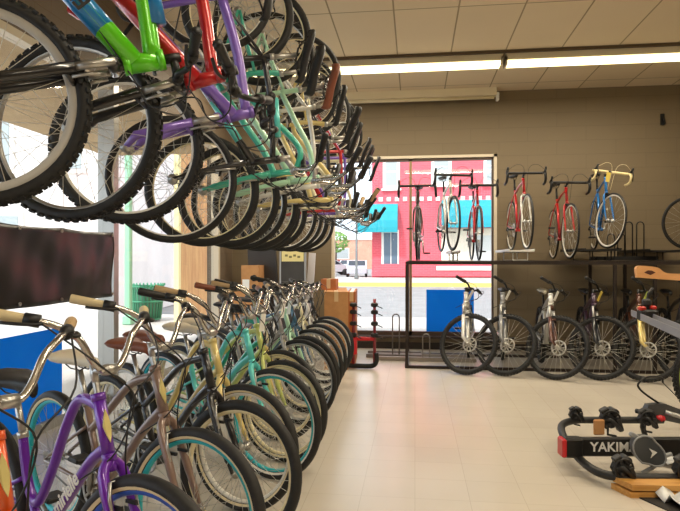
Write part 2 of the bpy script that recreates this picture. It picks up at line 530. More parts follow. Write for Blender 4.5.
def make_bike(name, S, label, cat='bicycle', group=None, loc=(0, 0, 0), rot=(0, 0, 0), steer=0.0, mtx=None):
    """x forward, y left, z up; origin on the ground under the front axle"""
    root = empty(name, loc, rot)
    if mtx is not None: root.matrix_world = mtx
    tag(root, label, cat, group)
    k = S['kind']
    P = S['paint']
    Rr, rt = S['R'], S['rt']
    if k == 'cruiser':
        wb, hx, ang, hb_h, hl, BB, st = 1.10, -0.05, 70.5, 0.385, 0.20, (-0.66, 0.29), (-0.805, 0.66)
    elif k == 'hybrid':
        wb, hx, ang, hb_h, hl, BB, st = 1.07, -0.045, 70, 0.40, 0.17, (-0.64, 0.30), (-0.80, 0.74)
    elif k == 'mtb':
        wb, hx, ang, hb_h, hl, BB, st = 1.10, -0.04, 69, 0.49, 0.12, (-0.67, 0.32), (-0.82, 0.76)
    else:
        wb, hx, ang, hb_h, hl, BB, st = 0.99, -0.045, 73, 0.385, 0.20, (-0.58, 0.27), (-0.745, 0.84)
    A = Vector((0, 0, Rr)); B_ = Vector((-wb, 0, Rr))
    u = Vector((-math.cos(R(ang)), 0, math.sin(R(ang))))
    hb = Vector((hx, 0, Rr)) + u * hb_h
    ht = hb + u * hl
    bb = Vector((BB[0], 0, BB[1])); sv = Vector((st[0], 0, st[1]))
    SM = Matrix.Translation(hb) @ Matrix.Rotation(R(steer), 4, u) @ Matrix.Translation(-hb)
    # wheels
    make_wheel('front_wheel', S, root, SM @ Matrix.Translation(A))
    make_wheel('rear_wheel', S, root, Matrix.Translation(B_), True)
    # frame
    b = MB()
    tr = S.get('tr', 0.018)
    hr = 1.45 if k == 'mtb' else 1.15
    b.tube([hb - u * 0.005, ht + u * 0.005], tr * hr, 12)
    for q in (hb, ht): b.tube([q - u * 0.012, q + u * 0.012], tr * (hr + .15), 12)
    ps = (lambda x, z: (x, 0, z))
    style = S.get('style', 'dia')
    if style == 'step':
        b.tube(spline([ht - u * 0.03, ps(-0.36, 0.865), ps(-0.45, 0.77), ps(-0.555, 0.59), ps(-0.655, 0.445), ps(-0.71, 0.425), ps(-0.755, 0.475), ps(-0.785, 0.57), sv], 6), tr, 10)
        b.tube(spline([hb + u * 0.035, ps(-0.30, 0.655), ps(-0.45, 0.50), bb], 6), tr * 1.1, 10)
        b.tube([ps(-0.725, 0.44), bb], tr * 0.9, 10)
        seatj = Vector((-0.765, 0, 0.50))
    elif style == 'arch':
        b.tube(spline([ht - u * 0.03, ps(-0.42, 0.80), ps(-0.60, 0.66), Vector((-0.765, 0, 0.535))], 6), tr, 10)
        b.tube(spline([hb + u * 0.03, ps(-0.34, 0.60), ps(-0.50, 0.43), bb], 6), tr * 1.1, 10)
        b.tube([sv, bb], tr * 0.95, 10)
        seatj = Vector((-0.77, 0, 0.55))
    else:
        tj = sv.lerp(bb, 0.10)
        b.tube(spline([ht - u * 0.028, (ht - u * 0.03).lerp(tj, .5) + Vector((0, 0, 0.02)), tj], 5), tr * (1.35 if k == 'mtb' else 0.95), 10)
        b.tube([hb + u * 0.03, bb], tr * {'mtb': 1.7, 'road': 1.0, 'hybrid': 1.25}.get(k, 1.2), 10)
        b.tube([sv, bb], tr * 0.95, 10)
        seatj = sv.lerp(bb, 0.13)
    for s in (-1, 1):
        b.tube(spline([seatj + Vector((-0.01, s * 0.012, 0)), seatj.lerp(B_, .35) + Vector((0, s * 0.045, 0.0)), B_ + Vector((0.01, s * 0.062, 0.01))], 4), tr * 0.48, 7)
        b.tube(spline([bb + Vector((-0.01, s * 0.025, 0)), bb.lerp(B_, .4) + Vector((0, s * 0.045, 0)), B_ + Vector((0.01, s * 0.062, 0))], 4), tr * 0.55, 7)
    b.revolve([(0.022, -0.036), (0.022, 0.036)], 14, c=bb, closed=False)
    fr = b.build('frame', [P], root)
    if S.get('accent'):
        g = MB()
        p0 = (hb + u * 0.03).lerp(bb, 0.22); p1 = (hb + u * 0.03).lerp(bb, 0.62)
        g.tube([p0, p1], tr * (1.75 if k == 'mtb' else 1.30), 12)
        g.build('colour_band', [S['accent']], fr); g = MB(); p0 = ht.lerp(sv, 0.22); p1 = ht.lerp(sv, 0.6)
        if style == 'dia': g.tube([p0 + Vector((0, 0, .008)), p1 + Vector((0, 0, .004))], tr * (1.45 if k == 'mtb' else 1.12), 12)
        if g.v: g.build('colour_band', [S['accent']], fr)
    if S.get('badge'):
        g = MB()
        mid = hb.lerp(ht, 0.5)
        fwd = Vector((math.sin(R(ang)), 0, math.cos(R(ang))))
        pts = []
        for (yy, zz) in ((0, 0.055), (0.008, 0.03), (0.014, 0), (0.008, -0.03), (0, -0.055), (-0.008, -0.03), (-0.014, 0), (-0.008, 0.03)):
            pts.append(mid + u * zz + fwd * (math.sqrt(max(0, (tr * 1.3) ** 2 - yy * yy)) - 0.002) + Vector((0, yy, 0)))
        g.poly(pts, fwd * 0.005)
        g.build('head_badge', [S['badge']], fr)
    # fork
    b = MB()
    crown = hb - u * 0.015
    if S.get('fork') == 'susp':
        b.tube([hb, crown - u * 0.02], 0.02, 10)
        b.tube([crown - u * .03 + Vector((0, -0.062, 0)), crown - u * .03 + Vector((0, 0.062, 0))], 0.022, 8)
        ax = A + Vector((-0.02, 0, 0))
        for s in (-1, 1):
            top = crown - u * 0.02 + Vector((0, s * 0.062, 0))
            L = (top - ax).length
            dirn = -u
            b.tube([top, top + dirn * 0.15], 0.015, 9, m=1)
            b.tube([top + dirn * 0.13, top + dirn * 0.40, A + Vector((0, s * 0.058, 0.01))], [0.021, 0.021, 0.014], 9, m=2)
        b.tube([crown - u * 0.18 + Vector((.01, -0.06, 0)), crown - u * 0.15 + Vector((0.05, 0, 0)), crown - u * 0.18 + Vector((.01, 0.06, 0))], 0.012, 7, m=2)
        fk = b.build('fork', [S['forkm'], SILVER, S['forkm']], root, SM)
    else:
        fm = S.get('forkm', P)
        fr_ = 0.0165 if k == 'cruiser' else 0.012
        for s in (-1, 1):
            b.tube(spline([crown + u * 0.01, crown - u * 0.035 + Vector((0.005, s * 0.04, 0)), (crown - u * 0.035 + Vector((0.005, 0, 0))).lerp(A, .4) + Vector((-0.004, s * 0.05, 0)), (crown - u * 0.035 + Vector((0.005, 0, 0))).lerp(A, .7) + Vector((-0.006, s * 0.052, 0)), A + Vector((0, s * 0.052, 0))], 5),
                   [fr_ * 1.15, fr_ * 1.1, fr_, fr_ * .85, fr_ * .55], 8)
        b.tube([hb, crown - u * 0.03], tr * 1.0, 10)
        fk = b.build('fork', [fm], root, SM)
    if k != 'road' and not S.get('disc'):
        b = MB()
        for s in (-1, 1):
            q = crown - u * 0.10 + Vector((0.03, s * 0.052, 0))
            b.tube([q - u * 0.06, q, q + u * 0.05 + Vector((0, -s * 0.012, 0))], 0.0065, 6)
            b.box(q - u * 0.03 + Vector((0, -s * 0.018, 0)), (0.05, 0.012, 0.012), 1)
        b.tube([crown - u * 0.05 + Vector((0.03, -0.04, 0)), crown - u * 0.05 + Vector((0.03, 0.04, 0))], 0.0025, 5)
        b.build('brake_arm', [SILVER, BLACKP], fk)
    elif k == 'road':
        b = MB(); b.box(crown + Vector((0.025, 0, -0.01)), (0.03, 0.06, 0.03), 0, bev=.006); b.build('brake_caliper', [SILVER if S.get('silver') else BLACK], fk)
    # stem and handlebar
    stm = S.get('stemm', SILVER); bm = S.get('barm', CHROME); gm = S.get('gripm', BLACKP)
    if k == 'cruiser':
        cl = ht + u * 0.09 + Vector((0.07, 0, 0.010))
        b = MB(); b.tube(spline([ht, ht + u * 0.05, ht + u * 0.085, cl], 4), 0.0115, 9)
        b.tube([ht + u * 0.05, ht + u * 0.11], 0.0125, 9)
        b.tube([cl + Vector((0, -0.025, 0)), cl + Vector((0, 0.025, 0))], 0.019, 10)
        b.build('stem', [stm], root, SM)
        b = MB(); pts = []
        half = [(0, 0, 0), (0.003, 0.035, 0.004), (-0.005, 0.07, 0.04), (-0.02, 0.11, 0.105), (-0.045, 0.17, 0.145), (-0.09, 0.235, 0.165), (-0.18, 0.32, 0.185)]
    elif k == 'hybrid' or k == 'mtb':
        rise = 0.07 if k == 'hybrid' else 0.03
        cl = ht + u * (0.06 if k == 'mtb' else 0.10) + Vector((0.075, 0, 0.01))
        b = MB(); b.tube([ht, ht + u * 0.07], 0.018, 10)
        b.tube([ht + u * 0.045, cl], 0.016, 9)
        b.tube([cl + Vector((0, -0.025, 0)), cl + Vector((0, 0.025, 0))], 0.021, 10)
        b.build('stem', [stm], root, SM)
        half = [(0, 0, 0), (0, 0.06, 0.0), (-0.005, 0.13, rise), (-0.03, 0.22, rise + .01), (-0.055, 0.33, rise + .012)]
        if k == 'hybrid': half = [(0, 0, 0), (0, 0.06, 0.0), (-0.01, 0.13, rise), (-0.07, 0.22, rise + .02), (-0.16, 0.31, rise + .01)]
    else:
        cl = ht + u * 0.05 + Vector((0.10, 0, 0.02))
        b = MB(); b.tube([ht, ht + u * 0.05], 0.016, 10)
        b.tube([ht + u * 0.035, cl], 0.014, 9)
        b.tube([cl + Vector((0, -0.022, 0)), cl + Vector((0, 0.022, 0))], 0.018, 10)
        b.build('stem', [stm], root, SM)
        half = [(0, 0, 0), (0, 0.06, 0), (0, 0.18, 0), (0.02, 0.225, -0.002), (0.065, 0.232, -0.006), (0.10, 0.234, -0.035), (0.098, 0.237, -0.08), (0.06, 0.24, -0.125), (-0.03, 0.243, -0.14)]
    b = MB()
    hp = spline(half, 5)
    both = [cl + Vector((p.x, -p.y, p.z)) for p in hp[::-1]] + [cl + p for p in hp[1:]]
    if k == 'road':
        n0 = len(both)
        b.tube(both, 0.017, 8)
        bar = b.build('handlebar', [S.get('tapem', BLACKP)], root, SM)
        for s in (-1, 1):
            g = MB()
            q = cl + Vector((0.075, s * 0.233, 0.005))
            g.tube([q + Vector((-0.03, 0, -0.005)), q + Vector((0.03, 0, 0.012)), q + Vector((0.055, 0, 0.055))], [0.016, 0.017, 0.012], 8)
            g.tube([q + Vector((0.045, 0, 0.03)), q + Vector((0.07, 0, -0.03)), q + Vector((0.05, s * 0.01, -0.11))], 0.006, 6)
            g.build('brake_lever', [BLACKP], bar)
        g = MB()
        for s in (-1, 1):
            q = cl + Vector((0.10, s * 0.225, 0.03))
            g.tube(spline([q, cl + Vector((0.13, s * 0.12, 0.09)), cl + Vector((0.10, s * 0.03, 0.04)), hb + Vector((0.05, s * 0.02, 0.03))], 5), 0.0028, 5)
        g.build('brake_cable', [S.get('cablem', BLACKP)], bar)
    else:
        b.tube(both, 0.0115, 8)
        bar = b.build('handlebar', [bm], root, SM)
        for s in (-1, 1):
            e0 = Vector(half[-1]); e1 = Vector(half[-2])
            dirn = (e0 - e1).normalized()
            e0 = cl + Vector((e0.x, s * e0.y, e0.z)); dd = Vector((dirn.x, s * dirn.y, dirn.z))
            g = MB()
            g.tube([e0 + dd * 0.012, e0 + dd * 0.008, e0 - dd * 0.11, e0 - dd * 0.115], [0.017, 0.0185, 0.0165, 0.014], 10)
            g.tube([e0 + dd * 0.0125, e0 + dd * 0.015], 0.012, 10, m=1)
            g.build('grip', [gm, BLACKP], bar)
            g = MB()
            q = e0 - dd * 0.135
            g.tube([q - dd * 0.02, q + dd * 0.025], 0.021, 9)
            g.tube(spline([q, q + Vector((0.035, 0, -0.01)), q + dd * 0.06 + Vector((0.05, 0, -0.02)), q + dd * 0.11 + Vector((0.03, 0, -0.025))], 4), 0.006, 6, m=1)
            g.build('brake_lever', [BLACKP, S.get('leverm', BLACKP)], bar)
            g = MB()
            tgt = crown - u * 0.05 + Vector((0.03, s * 0.03, 0)) if s > 0 else hb.lerp(bb, 0.2) + Vector((0, -0.03, 0))
            g.tube(spline([q + Vector((0.02, 0, 0)), cl + Vector((0.10, s * 0.12, 0.03)), cl + Vector((0.12, s * -0.0, -0.08)), hb + Vector((0.05, s * 0.02, 0.03)), tgt], 6), 0.0032, 5)
            g.build('brake_cable', [BLACKP], bar)
    # seat post, saddle
    sdir = (sv - bb).normalized()
    if k == 'cruiser': sz, sx = 0.86, None
    elif k == 'hybrid': sz = 0.92
    elif k == 'mtb': sz = 0.94
    else: sz = 1.03
    sz += S.get('seat_dz', 0)
    ln = (sz - 0.05 - sv.z) / sdir.z
    sp = sv + sdir * ln
    b = MB(); b.tube([sv - sdir * 0.03, sp], 0.0135, 9); b.tube([sv - sdir * 0.015, sv + sdir * 0.012], tr * 1.15, 10)
    b.build('seat_post', [S.get('postm', SILVER)], root)
    b = MB()
    wide = {'cruiser': 0.115, 'hybrid': 0.09, 'mtb': 0.068, 'road': 0.066}[k]
    secs = [(0.15, 0.018, 0.0), (0.13, 0.026, 0.012), (0.06, 0.032, 0.015), (0.0, 0.05, 0.014), (-0.06, wide * 0.88, 0.018), (-0.11, wide, 0.024), (-0.145, wide * 0.8, 0.024), (-0.155, wide * 0.4, 0.018)]
    vs = []; nn = 10
    th = 0.045 if k == 'cruiser' else 0.03
    for (x, w, z) in secs:
        for j in range(nn):
            a = 2 * PI * j / nn
            ca, sa = math.cos(a), math.sin(a)
            vs.append((sp.x + x, w * ca, sz + z + (0.012 * sa if sa > 0 else th * sa) - 0.01 * abs(ca) ** 3))
    fs = []
    for i in range(len(secs) - 1):
        for j in range(nn):
            fs.append((i * nn + j, i * nn + (j + 1) % nn, (i + 1) * nn + (j + 1) % nn, (i + 1) * nn + j))
    fs.append(tuple(range(nn))[::-1]); fs.append(tuple((len(secs) - 1) * nn + j for j in range(nn)))
    b.add(vs, fs)
    sd = b.build('saddle', [S.get('saddlem', BLACKP)], root)
    b = MB()
    for s in (-1, 1):
        b.tube([(sp.x + 0.11, s * 0.012, sz - 0.012), (sp.x + 0.04, s * 0.02, sz - 0.045), (sp.x - 0.05, s * 0.022, sz - 0.045), (sp.x - 0.11, s * 0.04, sz - 0.008)], 0.0035, 5)
    b.build('saddle_rail', [BLACK], sd)
    # crankset
    b = MB()
    cr = 0.092 if k != 'mtb' else 0.082
    cc = bb + Vector((0, -0.048, 0))
    b.revolve([(cr, -0.0015), (cr, 0.0015), (cr - 0.016, 0.0015), (cr - 0.016, -0.0015)], 36, c=cc)
    for i in range(5):
        a = 2 * PI * i / 5
        b.tube([cc, cc + Vector((math.cos(a) * (cr - 0.01), 0, math.sin(a) * (cr - 0.01)))], 0.007, 5)
    ca = R(S.get('crank', 20))
    d = Vector((math.cos(ca), 0, math.sin(ca)))
    b.tube([bb + Vector((0, -0.065, 0)), bb + Vector((0, -0.075, 0)) + d * 0.17], [0.013, 0.009], 8)
    b.tube([bb + Vector((0, 0.06, 0)), bb + Vector((0, 0.07, 0)) - d * 0.17], [0.013, 0.009], 8)
    b.tube([bb + Vector((0, -0.07, 0)), bb + Vector((0, 0.065, 0))], 0.012, 8)
    cs = b.build('crankset', [S.get('crankm', SILVER)], root)
    for s in (-1, 1):
        g = MB()
        q = bb + d * (0.17 if s < 0 else -0.17) + Vector((0, s * 0.12, 0))
        g.box(q, (0.085, 0.085, 0.022), 0, bev=0.006)
        g.tube([q - Vector((0, s * 0.055, 0)), q + Vector((0, s * 0.03, 0))], 0.006, 6, m=1)
        g.build('pedal', [S.get('pedalm', BLACKP), SILVER], cs)
    b = MB()
    rc = 0.04
    y = -0.048
    dv = (B_ - bb).normalized(); pv = Vector((-dv.z, 0, dv.x))
    if pv.z < 0: pv = -pv
    b.tube([bb + pv * cr + Vector((0, y, 0)), B_ + pv * rc + Vector((0, y, 0))], 0.0045, 5)
    if k in ('mtb', 'road', 'hybrid'):
        dr = B_ + Vector((0.01, y, -0.10))
        b.tube([bb - pv * cr + Vector((0, y, 0)), dr + Vector((0.03, 0, -0.03)), dr, B_ + Vector((rc, y, -0.02))], 0.0045, 5)
    else:
        b.tube([bb - pv * cr + Vector((0, y, 0)), B_ - pv * rc + Vector((0, y, 0))], 0.0045, 5)
    b.build('chain', [mat('chain_steel', (96, 92, 86), 0.4, 0.8)], root)
    if k in ('mtb', 'road', 'hybrid'):
        b = MB()
        q = B_ + Vector((0.005, y - 0.02, 0))
        b.tube([q + Vector((0, .02, -0.02)), q + Vector((0.0, 0, -0.05)), q + Vector((0.01, 0, -0.075))], 0.011, 6)
        b.box(q + Vector((0.02, 0.015, -0.11)), (0.022, 0.008, 0.09), 0, Matrix.Rotation(-0.3, 3, 'Y'))
        b.revolve([(0.02, -0.003), (0.02, 0.003)], 12, c=q + Vector((0.035, 0.015, -0.145)), closed=False)
        b.build('derailleur', [BLACK], root)
    if S.get('guard'):
        g = MB()
        pts = [bb + Vector((0.10, -0.058, -0.03)), bb + Vector((0.11, -0.058, 0.03)), bb + Vector((0.06, -0.058, 0.105)), bb + Vector((-0.06, -0.058, 0.11)), B_ + Vector((0.10, -0.058, 0.065)), B_ + Vector((0.08, -0.058, 0.03)), bb + Vector((-0.05, -0.058, 0.04)), bb + Vector((0.04, -0.058, 0.03))]
        g.poly(pts, (0, -0.004, 0)); g.build('chain_guard', [S['guard']], root)
    if S.get('tag'):
        g = MB(); q = cl + Vector((0.03, -0.03, -0.07)); g.box(q, (0.003, 0.055, 0.12), 0, Matrix.Rotation(0.1, 3, 'Y')); g.build('price_tag', [S['tag']], root, SM)
    if S.get('fender'):
        for c_, nm, arc in ((A, 'fender', (R(20), R(170))), (B_, 'fender', (R(10), R(200)))):
            g = MB(); g.revolve([(Rr + 0.015, -0.03), (Rr + 0.024, -0.015), (Rr + 0.024, 0.015), (Rr + 0.015, 0.03)], 24, c=c_, closed=False, arc=arc)
            g.build(nm, [S['fender']], root, SM if c_ is A else None)
    root['_hb'] = 0; del root['_hb']
    root_info[root.name] = (hb, ht, bb, u, cl, SM, fr)
    return root
root_info = {}

def spec(kind, p, **kw):
    d = dict(kind=kind, paint=p)
    base = {'cruiser': dict(R=0.337, rt=0.0265, rimw=0.016, rimd=0.020, tr=0.0185, ns=32),
            'hybrid': dict(R=0.345, rt=0.020, tr=0.0175, ns=32, rimd=0.02),
            'mtb': dict(R=0.362, rt=0.024, tread='knobby', spk=mat('bright_spoke', (214, 208, 194), .4), fork='susp', forkm=BLACK, disc=True, tr=0.0185, ns=28, rimd=0.016, barm=BLACK, stemm=BLACK, postm=BLACK, crankm=BLACK),
            'road': dict(R=0.352, rt=0.0135, rimd=0.024, rimw=0.009, tr=0.0155, ns=24, postm=BLACK, stemm=BLACK, barm=BLACK)}[kind]
    d.update(base); d.update(kw)
    return d

TEALRIM = mat('teal_rim', (40, 176, 186), 0.35)
BLUERIM = mat('blue_rim', (36, 84, 186), 0.35)
CREAMRIM = mat('cream_rim', (232, 218, 176), 0.4)
WHITERIM = mat('white_rim', (228, 224, 214), 0.4)
TANGRIP = mat('tan_grip', (188, 158, 116), 0.6)
CREAMGRIP = mat('cream_grip', (214, 196, 154), 0.6)
TANSAD = mat('cream_saddle', (226, 214, 190), 0.5)
BROWNSAD = mat('brown_saddle', (132, 74, 52), 0.45)
P_PURPLE = paint('purple', (104, 32, 168)); P_ORANGE = paint('orange', (232, 92, 24)); P_TAUPE = paint('taupe', (132, 108, 96))
P_BLACK = paint('black', (28, 28, 32)); P_YEL = paint('butter_yellow', (228, 206, 132)); P_TURQ = paint('turquoise', (92, 206, 200))
P_LIME = paint('pale_lime', (200, 208, 120)); P_MINT = paint('mint', (176, 222, 190)); P_GREEN = paint('sea_green', (20, 168, 140))
P_WHITE = paint('white', (228, 226, 220)); P_BLUE = paint('steel_blue', (62, 108, 138)); P_CREAM = paint('cream', (226, 218, 180))
P_GREY = paint('silver_grey', (150, 150, 150)); P_RED = paint('red', (186, 22, 30)); P_LGREEN = paint('neon_green', (96, 206, 24))
P_SKY = paint('road_blue', (28, 118, 196)); P_VIOLET = paint('violet', (122, 92, 184)); P_TEAL2 = paint('jade', (66, 184, 160))
P_BROWN = paint('brown', (92, 54, 40)); P_BBLUE = paint('bright_blue', (24, 124, 190))
BADGE = mat('gold_badge', (212, 196, 128), 0.35, 0.4)

# row standing on the floor, front wheels towards the aisle
HEAD = -31
floor_row = [
 # Y of front axle, dx, spec, heading offset, steer, label
 (1.28, 0.03, spec('cruiser', P_ORANGE, style='step', side=CREAMW, rim=CREAMRIM, gripm=TANGRIP, badge=BADGE, saddlem=BLACKP, guard=P_ORANGE), 0, 12,
  'orange cruiser bicycle cut by the left edge, nearest of the floor row'),
 (1.73, 0.06, spec('cruiser', P_PURPLE, style='step', side=CREAMW, rim=BLUERIM, gripm=CREAMGRIP, badge=BADGE, saddlem=BLACKP), 0, 12,
  'purple step-through cruiser bicycle with blue rims and white lettering on its lower tube'),
 (2.25, 0.02, spec('cruiser', P_TAUPE, style='arch', side=CREAMW, rim=TEALRIM, gripm=CREAMGRIP, saddlem=TANSAD, badge=BADGE), 0, 14,
  'taupe cruiser bicycle with bright teal rims and a cream saddle, right behind the purple one'),
 (2.72, 0.06, spec('cruiser', P_BLACK, style='arch', side=None, rim=CREAMRIM, gripm=BLACKP, saddlem=BROWNSAD), 0, 16,
  'black-forked cruiser bicycle with cream rims whose big front wheel reaches far into the aisle'),
 (3.08, -0.02, spec('cruiser', P_YEL, style='step', side=CREAMW, rim=WHITERIM, gripm=TANGRIP, saddlem=BROWNSAD, guard=P_CREAM), 0, 14,
  'butter yellow cruiser bicycle with cream sidewalls between the black and the turquoise one'),
 (3.55, 0.03, spec('cruiser', P_TURQ, style='step', side=WHITERIM, rim=TEALRIM, gripm=BROWNSAD, saddlem=TANSAD), 0, 12,
  'turquoise step-through cruiser bicycle with a white stripe on tyres and teal rims'),
 (3.86, 0.02, spec('cruiser', P_LIME, style='arch', side=CREAMW, rim=CREAMRIM, gripm=TANGRIP, saddlem=TANSAD, tag=WHITE), 0, 12,
  'pale lime cruiser bicycle with fat cream rims behind the turquoise one'),
 (4.30, -0.10, spec('cruiser', P_GREEN, style='step', side=CREAMW, rim=CREAMRIM, gripm=BLACKP, saddlem=BLACKP, forkm=P_YEL), 2, 10,
  'sea green cruiser bicycle with a yellow fork in the middle of the floor row'),
 (4.76, -0.05, spec('hybrid', P_GREY, rim=SILVER, saddlem=BLACKP, tag=WHITE), 0, 14,
  'silver grey comfort bicycle with plain black tyres, behind the green cruiser'),
 (5.12, -0.06, spec('cruiser', P_MINT, style='arch', side=None, rim=CREAMRIM, gripm=BLACKP, tag=mat('pale_blue_tag', (196, 214, 222), .5)), 2, 10,
  'pale mint bicycle with a pale blue tag on its handlebar'),
 (5.48, -0.08, spec('hybrid', P_BLUE, rim=SILVER, saddlem=BLACKP), 0, 12,
  'steel blue comfort bicycle, fourth wheel from the far end of the floor row'),
 (5.92, -0.09, spec('hybrid', P_CREAM, rim=WHITERIM, saddlem=BLACKP), 0, 10,
  'cream comfort bicycle, third from the far end of the floor row'),
 (6.34, -0.10, spec('hybrid', P_WHITE, rim=WHITERIM, saddlem=BLACKP), 0, 12,
  'white comfort bicycle, second from the far end of the floor row'),
 (6.74, -0.11, spec('hybrid', P_BLACK, rim=WHITERIM, saddlem=BLACKP), 0, 12,
  'black comfort bicycle, last of the floor row beside the cardboard boxes'),
]
floor_bikes = []
for i, (Y, dx, S, dh, st, lab) in enumerate(floor_row):
    S['crank'] = random.choice((15, -30, 60, 80, -60, 35))
    nm = 'cruiser_bicycle' if S['kind'] == 'cruiser' else 'comfort_bicycle'
    floor_bikes.append(make_bike(nm, S, lab, 'bicycle', 'bicycles standing in a row on the floor', (-0.90 + dx, Y, 0), (0, 0, R(HEAD + dh)), st))
# lettering on the purple bicycle's down tube
hb, ht, bb, u, cl, SM, fr = root_info[floor_bikes[1].name]
p0 = Vector((-0.33, 0, 0.63)); p1 = Vector((-0.52, 0, 0.43)); mid = (p0 + p1) / 2
dirn = (p0 - p1).normalized()
up = Vector((-dirn.z, 0, dirn.x))
mt = Matrix(((dirn.x, up.x, 0, mid.x), (0, 0, -1, -0.0215), (dirn.z, up.z, 0, mid.z - 0.004), (0, 0, 0, 1)))
text_mesh('lettering', 'mirielle', 0.075, WHITE, fr, mt)

# ------------------------------------------------------------------ bicycles hanging from the rail
RAIL_X, RAIL_Z = -0.98, 3.36
hung = [
 # Yaxle, Xaxle, Zaxle, yaw, steer, spec, label
 (1.80, -1.46, 1.885, 24, 0, spec('mtb', P_LGREEN, tr=0.024, rim=mat('grey_rim', (188, 184, 176), .4), accent=P_BBLUE, forkm=P_BLACK, rimd=0.034, disc=False), 'neon green and blue mountain bicycle hung nose down, nearest of the hanging row'),
 (2.16, -1.33, 1.86, 0, 0, spec('mtb', P_RED, rim=SILVER, forkm=P_BLACK, disc=False, saddlem=BLACKP, pedalm=P_RED), 'red mountain bicycle hung nose down just behind the green one'),
 (2.70, -1.38, 1.885, 12, 0, spec('mtb', P_VIOLET, rim=WHITERIM, forkm=P_VIOLET, disc=False), 'violet mountain bicycle with violet fork hung nose down, third of the hanging row'),
 (3.05, -1.30, 1.78, 22, 0, spec('hybrid', P_BLACK, rim=WHITERIM, rimd=0.012, accent=P_TURQ, forkm=P_BLACK), 'black bicycle with turquoise bands hung nose down, fourth of the hanging row'),
 (3.40, -1.26, 1.76, 18, 0, spec('cruiser', P_TEAL2, style='step', rim=CREAMRIM, rimd=0.011, gripm=BLACKP, badge=BADGE), 'jade green cruiser bicycle hung nose down, its curved green tube in full view'),
 (3.78, -1.22, 1.76, 15, 0, spec('cruiser', P_MINT, style='arch', rim=CREAMRIM, rimd=0.011, gripm=BLACKP, saddlem=BROWNSAD), 'pale mint cruiser bicycle hung nose down behind the jade one'),
 (4.15, -1.26, 1.76, 15, 0, spec('hybrid', P_WHITE, rim=SILVER, rimd=0.012), 'white comfort bicycle with cream sidewalls hung nose down in mid row'),
 (4.52, -1.24, 1.76, 15, 0, spec('cruiser', P_YEL, style='step', rim=CREAMRIM, rimd=0.011, gripm=TANGRIP), 'butter yellow cruiser bicycle hung nose down, its curved tube below the saddles'),
 (4.90, -1.31, 1.76, 14, 0, spec('hybrid', P_BLACK, rim=CREAMRIM, rimd=0.011, saddlem=BLACKP), 'black comfort bicycle with cream rims hung nose down, sixth from the far end'),
 (5.27, -1.31, 1.77, 14, 0, spec('cruiser', P_CREAM, style='step', rim=CREAMRIM, rimd=0.011, gripm=BLACKP), 'cream cruiser bicycle hung nose down towards the far end of the rail'),
 (5.64, -1.29, 1.77, 12, 0, spec('hybrid', P_RED, rim=WHITERIM, rimd=0.012), 'red comfort bicycle hung nose down towards the far end of the rail'),
 (6.00, -1.29, 1.77, 12, 0, spec('hybrid', P_VIOLET, rim=WHITERIM, rimd=0.012), 'violet comfort bicycle hung nose down near the window'),
 (6.36, -1.27, 1.77, 10, 0, spec('cruiser', P_CREAM, style='arch', rim=WHITERIM, rimd=0.012, gripm=BLACKP, forkm=P_WHITE), 'cream cruiser bicycle with white rims hung nose down next to last on the rail'),
 (6.74, -1.27, 1.77, 10, 0, spec('hybrid', P_BLACK, rim=WHITERIM, rimd=0.012), 'black comfort bicycle hung nose down, last on the rail by the window'),
]
TILT = 101
hooks = []
for i, (Y, X, Z, yaw, st, S, lab) in enumerate(hung):
    S['crank'] = random.choice((100, 70, -20, 150, 40))
    nm = {'mtb': 'mountain_bicycle', 'hybrid': 'comfort_bicycle', 'cruiser': 'cruiser_bicycle'}[S['kind']]
    rot = Matrix.Rotation(R(yaw), 4, 'Z') @ Matrix.Rotation(R(97 if i < 3 else TILT if i < 7 else 108), 4, 'Y')
    org = Vector((X, Y, Z)) - (rot @ Vector((0, 0, S['R'])))
    o = make_bike(nm, S, lab, 'bicycle', 'bicycles hanging from the ceiling rail', mtx=Matrix.Translation(org) @ rot, steer=st)
    hooks.append((o, rot, org, S))
hb, ht, bb, u, cl, SM, fr = root_info[hooks[0][0].name]
p0 = hb + u * 0.03; dirn = (p0 - bb).normalized(); mid = p0.lerp(bb, 0.40); up = Vector((-dirn.z, 0, dirn.x))
mt = Matrix(((-dirn.x, -up.x, 0, mid.x), (0, 0, -1, -0.0425), (-dirn.z, -up.z, 0, mid.z), (0, 0, 0, 1)))
text_mesh('lettering', 'EK', 0.075, BLACKP, fr, mt)
t = empty('hanging_rail', (RAIL_X, 4.2, RAIL_Z)); tag(t, 'black overhead rail on ceiling rods carrying the hanging bicycles', 'rail')
b = MB(); b.box((0, 0, 0), (0.05, 6.6, 0.05)); b.build('rail_bar', BLACK, t)
for y in (-3.0, 0.2, 3.27):
    b = MB(); b.box((0, y, (ZC - RAIL_Z) / 2), (0.045, 0.045, ZC - RAIL_Z)); b.build('hanger_rod', BLACK, t)
for (o, rot, org, S) in hooks:
    wb = {'cruiser': 1.10, 'hybrid': 1.07, 'mtb': 1.10}[S['kind']]
    ra = org + rot @ Vector((-wb, 0, S['R']))
    top = ra + Vector((0, 0, S['R'] - 2 * S['rt'] - 0.005))
    q = Vector((top.x, top.y, top.z)) - Vector((RAIL_X, 4.2, RAIL_Z))
    g = MB()
    g.tube(spline([(q.x * 0.0, q.y, -0.02), (q.x * 0.5, q.y, min(-0.01, q.z + 0.10)), (q.x + 0.05, q.y, q.z + 0.05), (q.x + 0.05, q.y, q.z), (q.x, q.y, q.z - 0.01), (q.x - 0.04, q.y, q.z + 0.01)], 4), 0.006, 6)
    g.build('hook', BLACK, t)

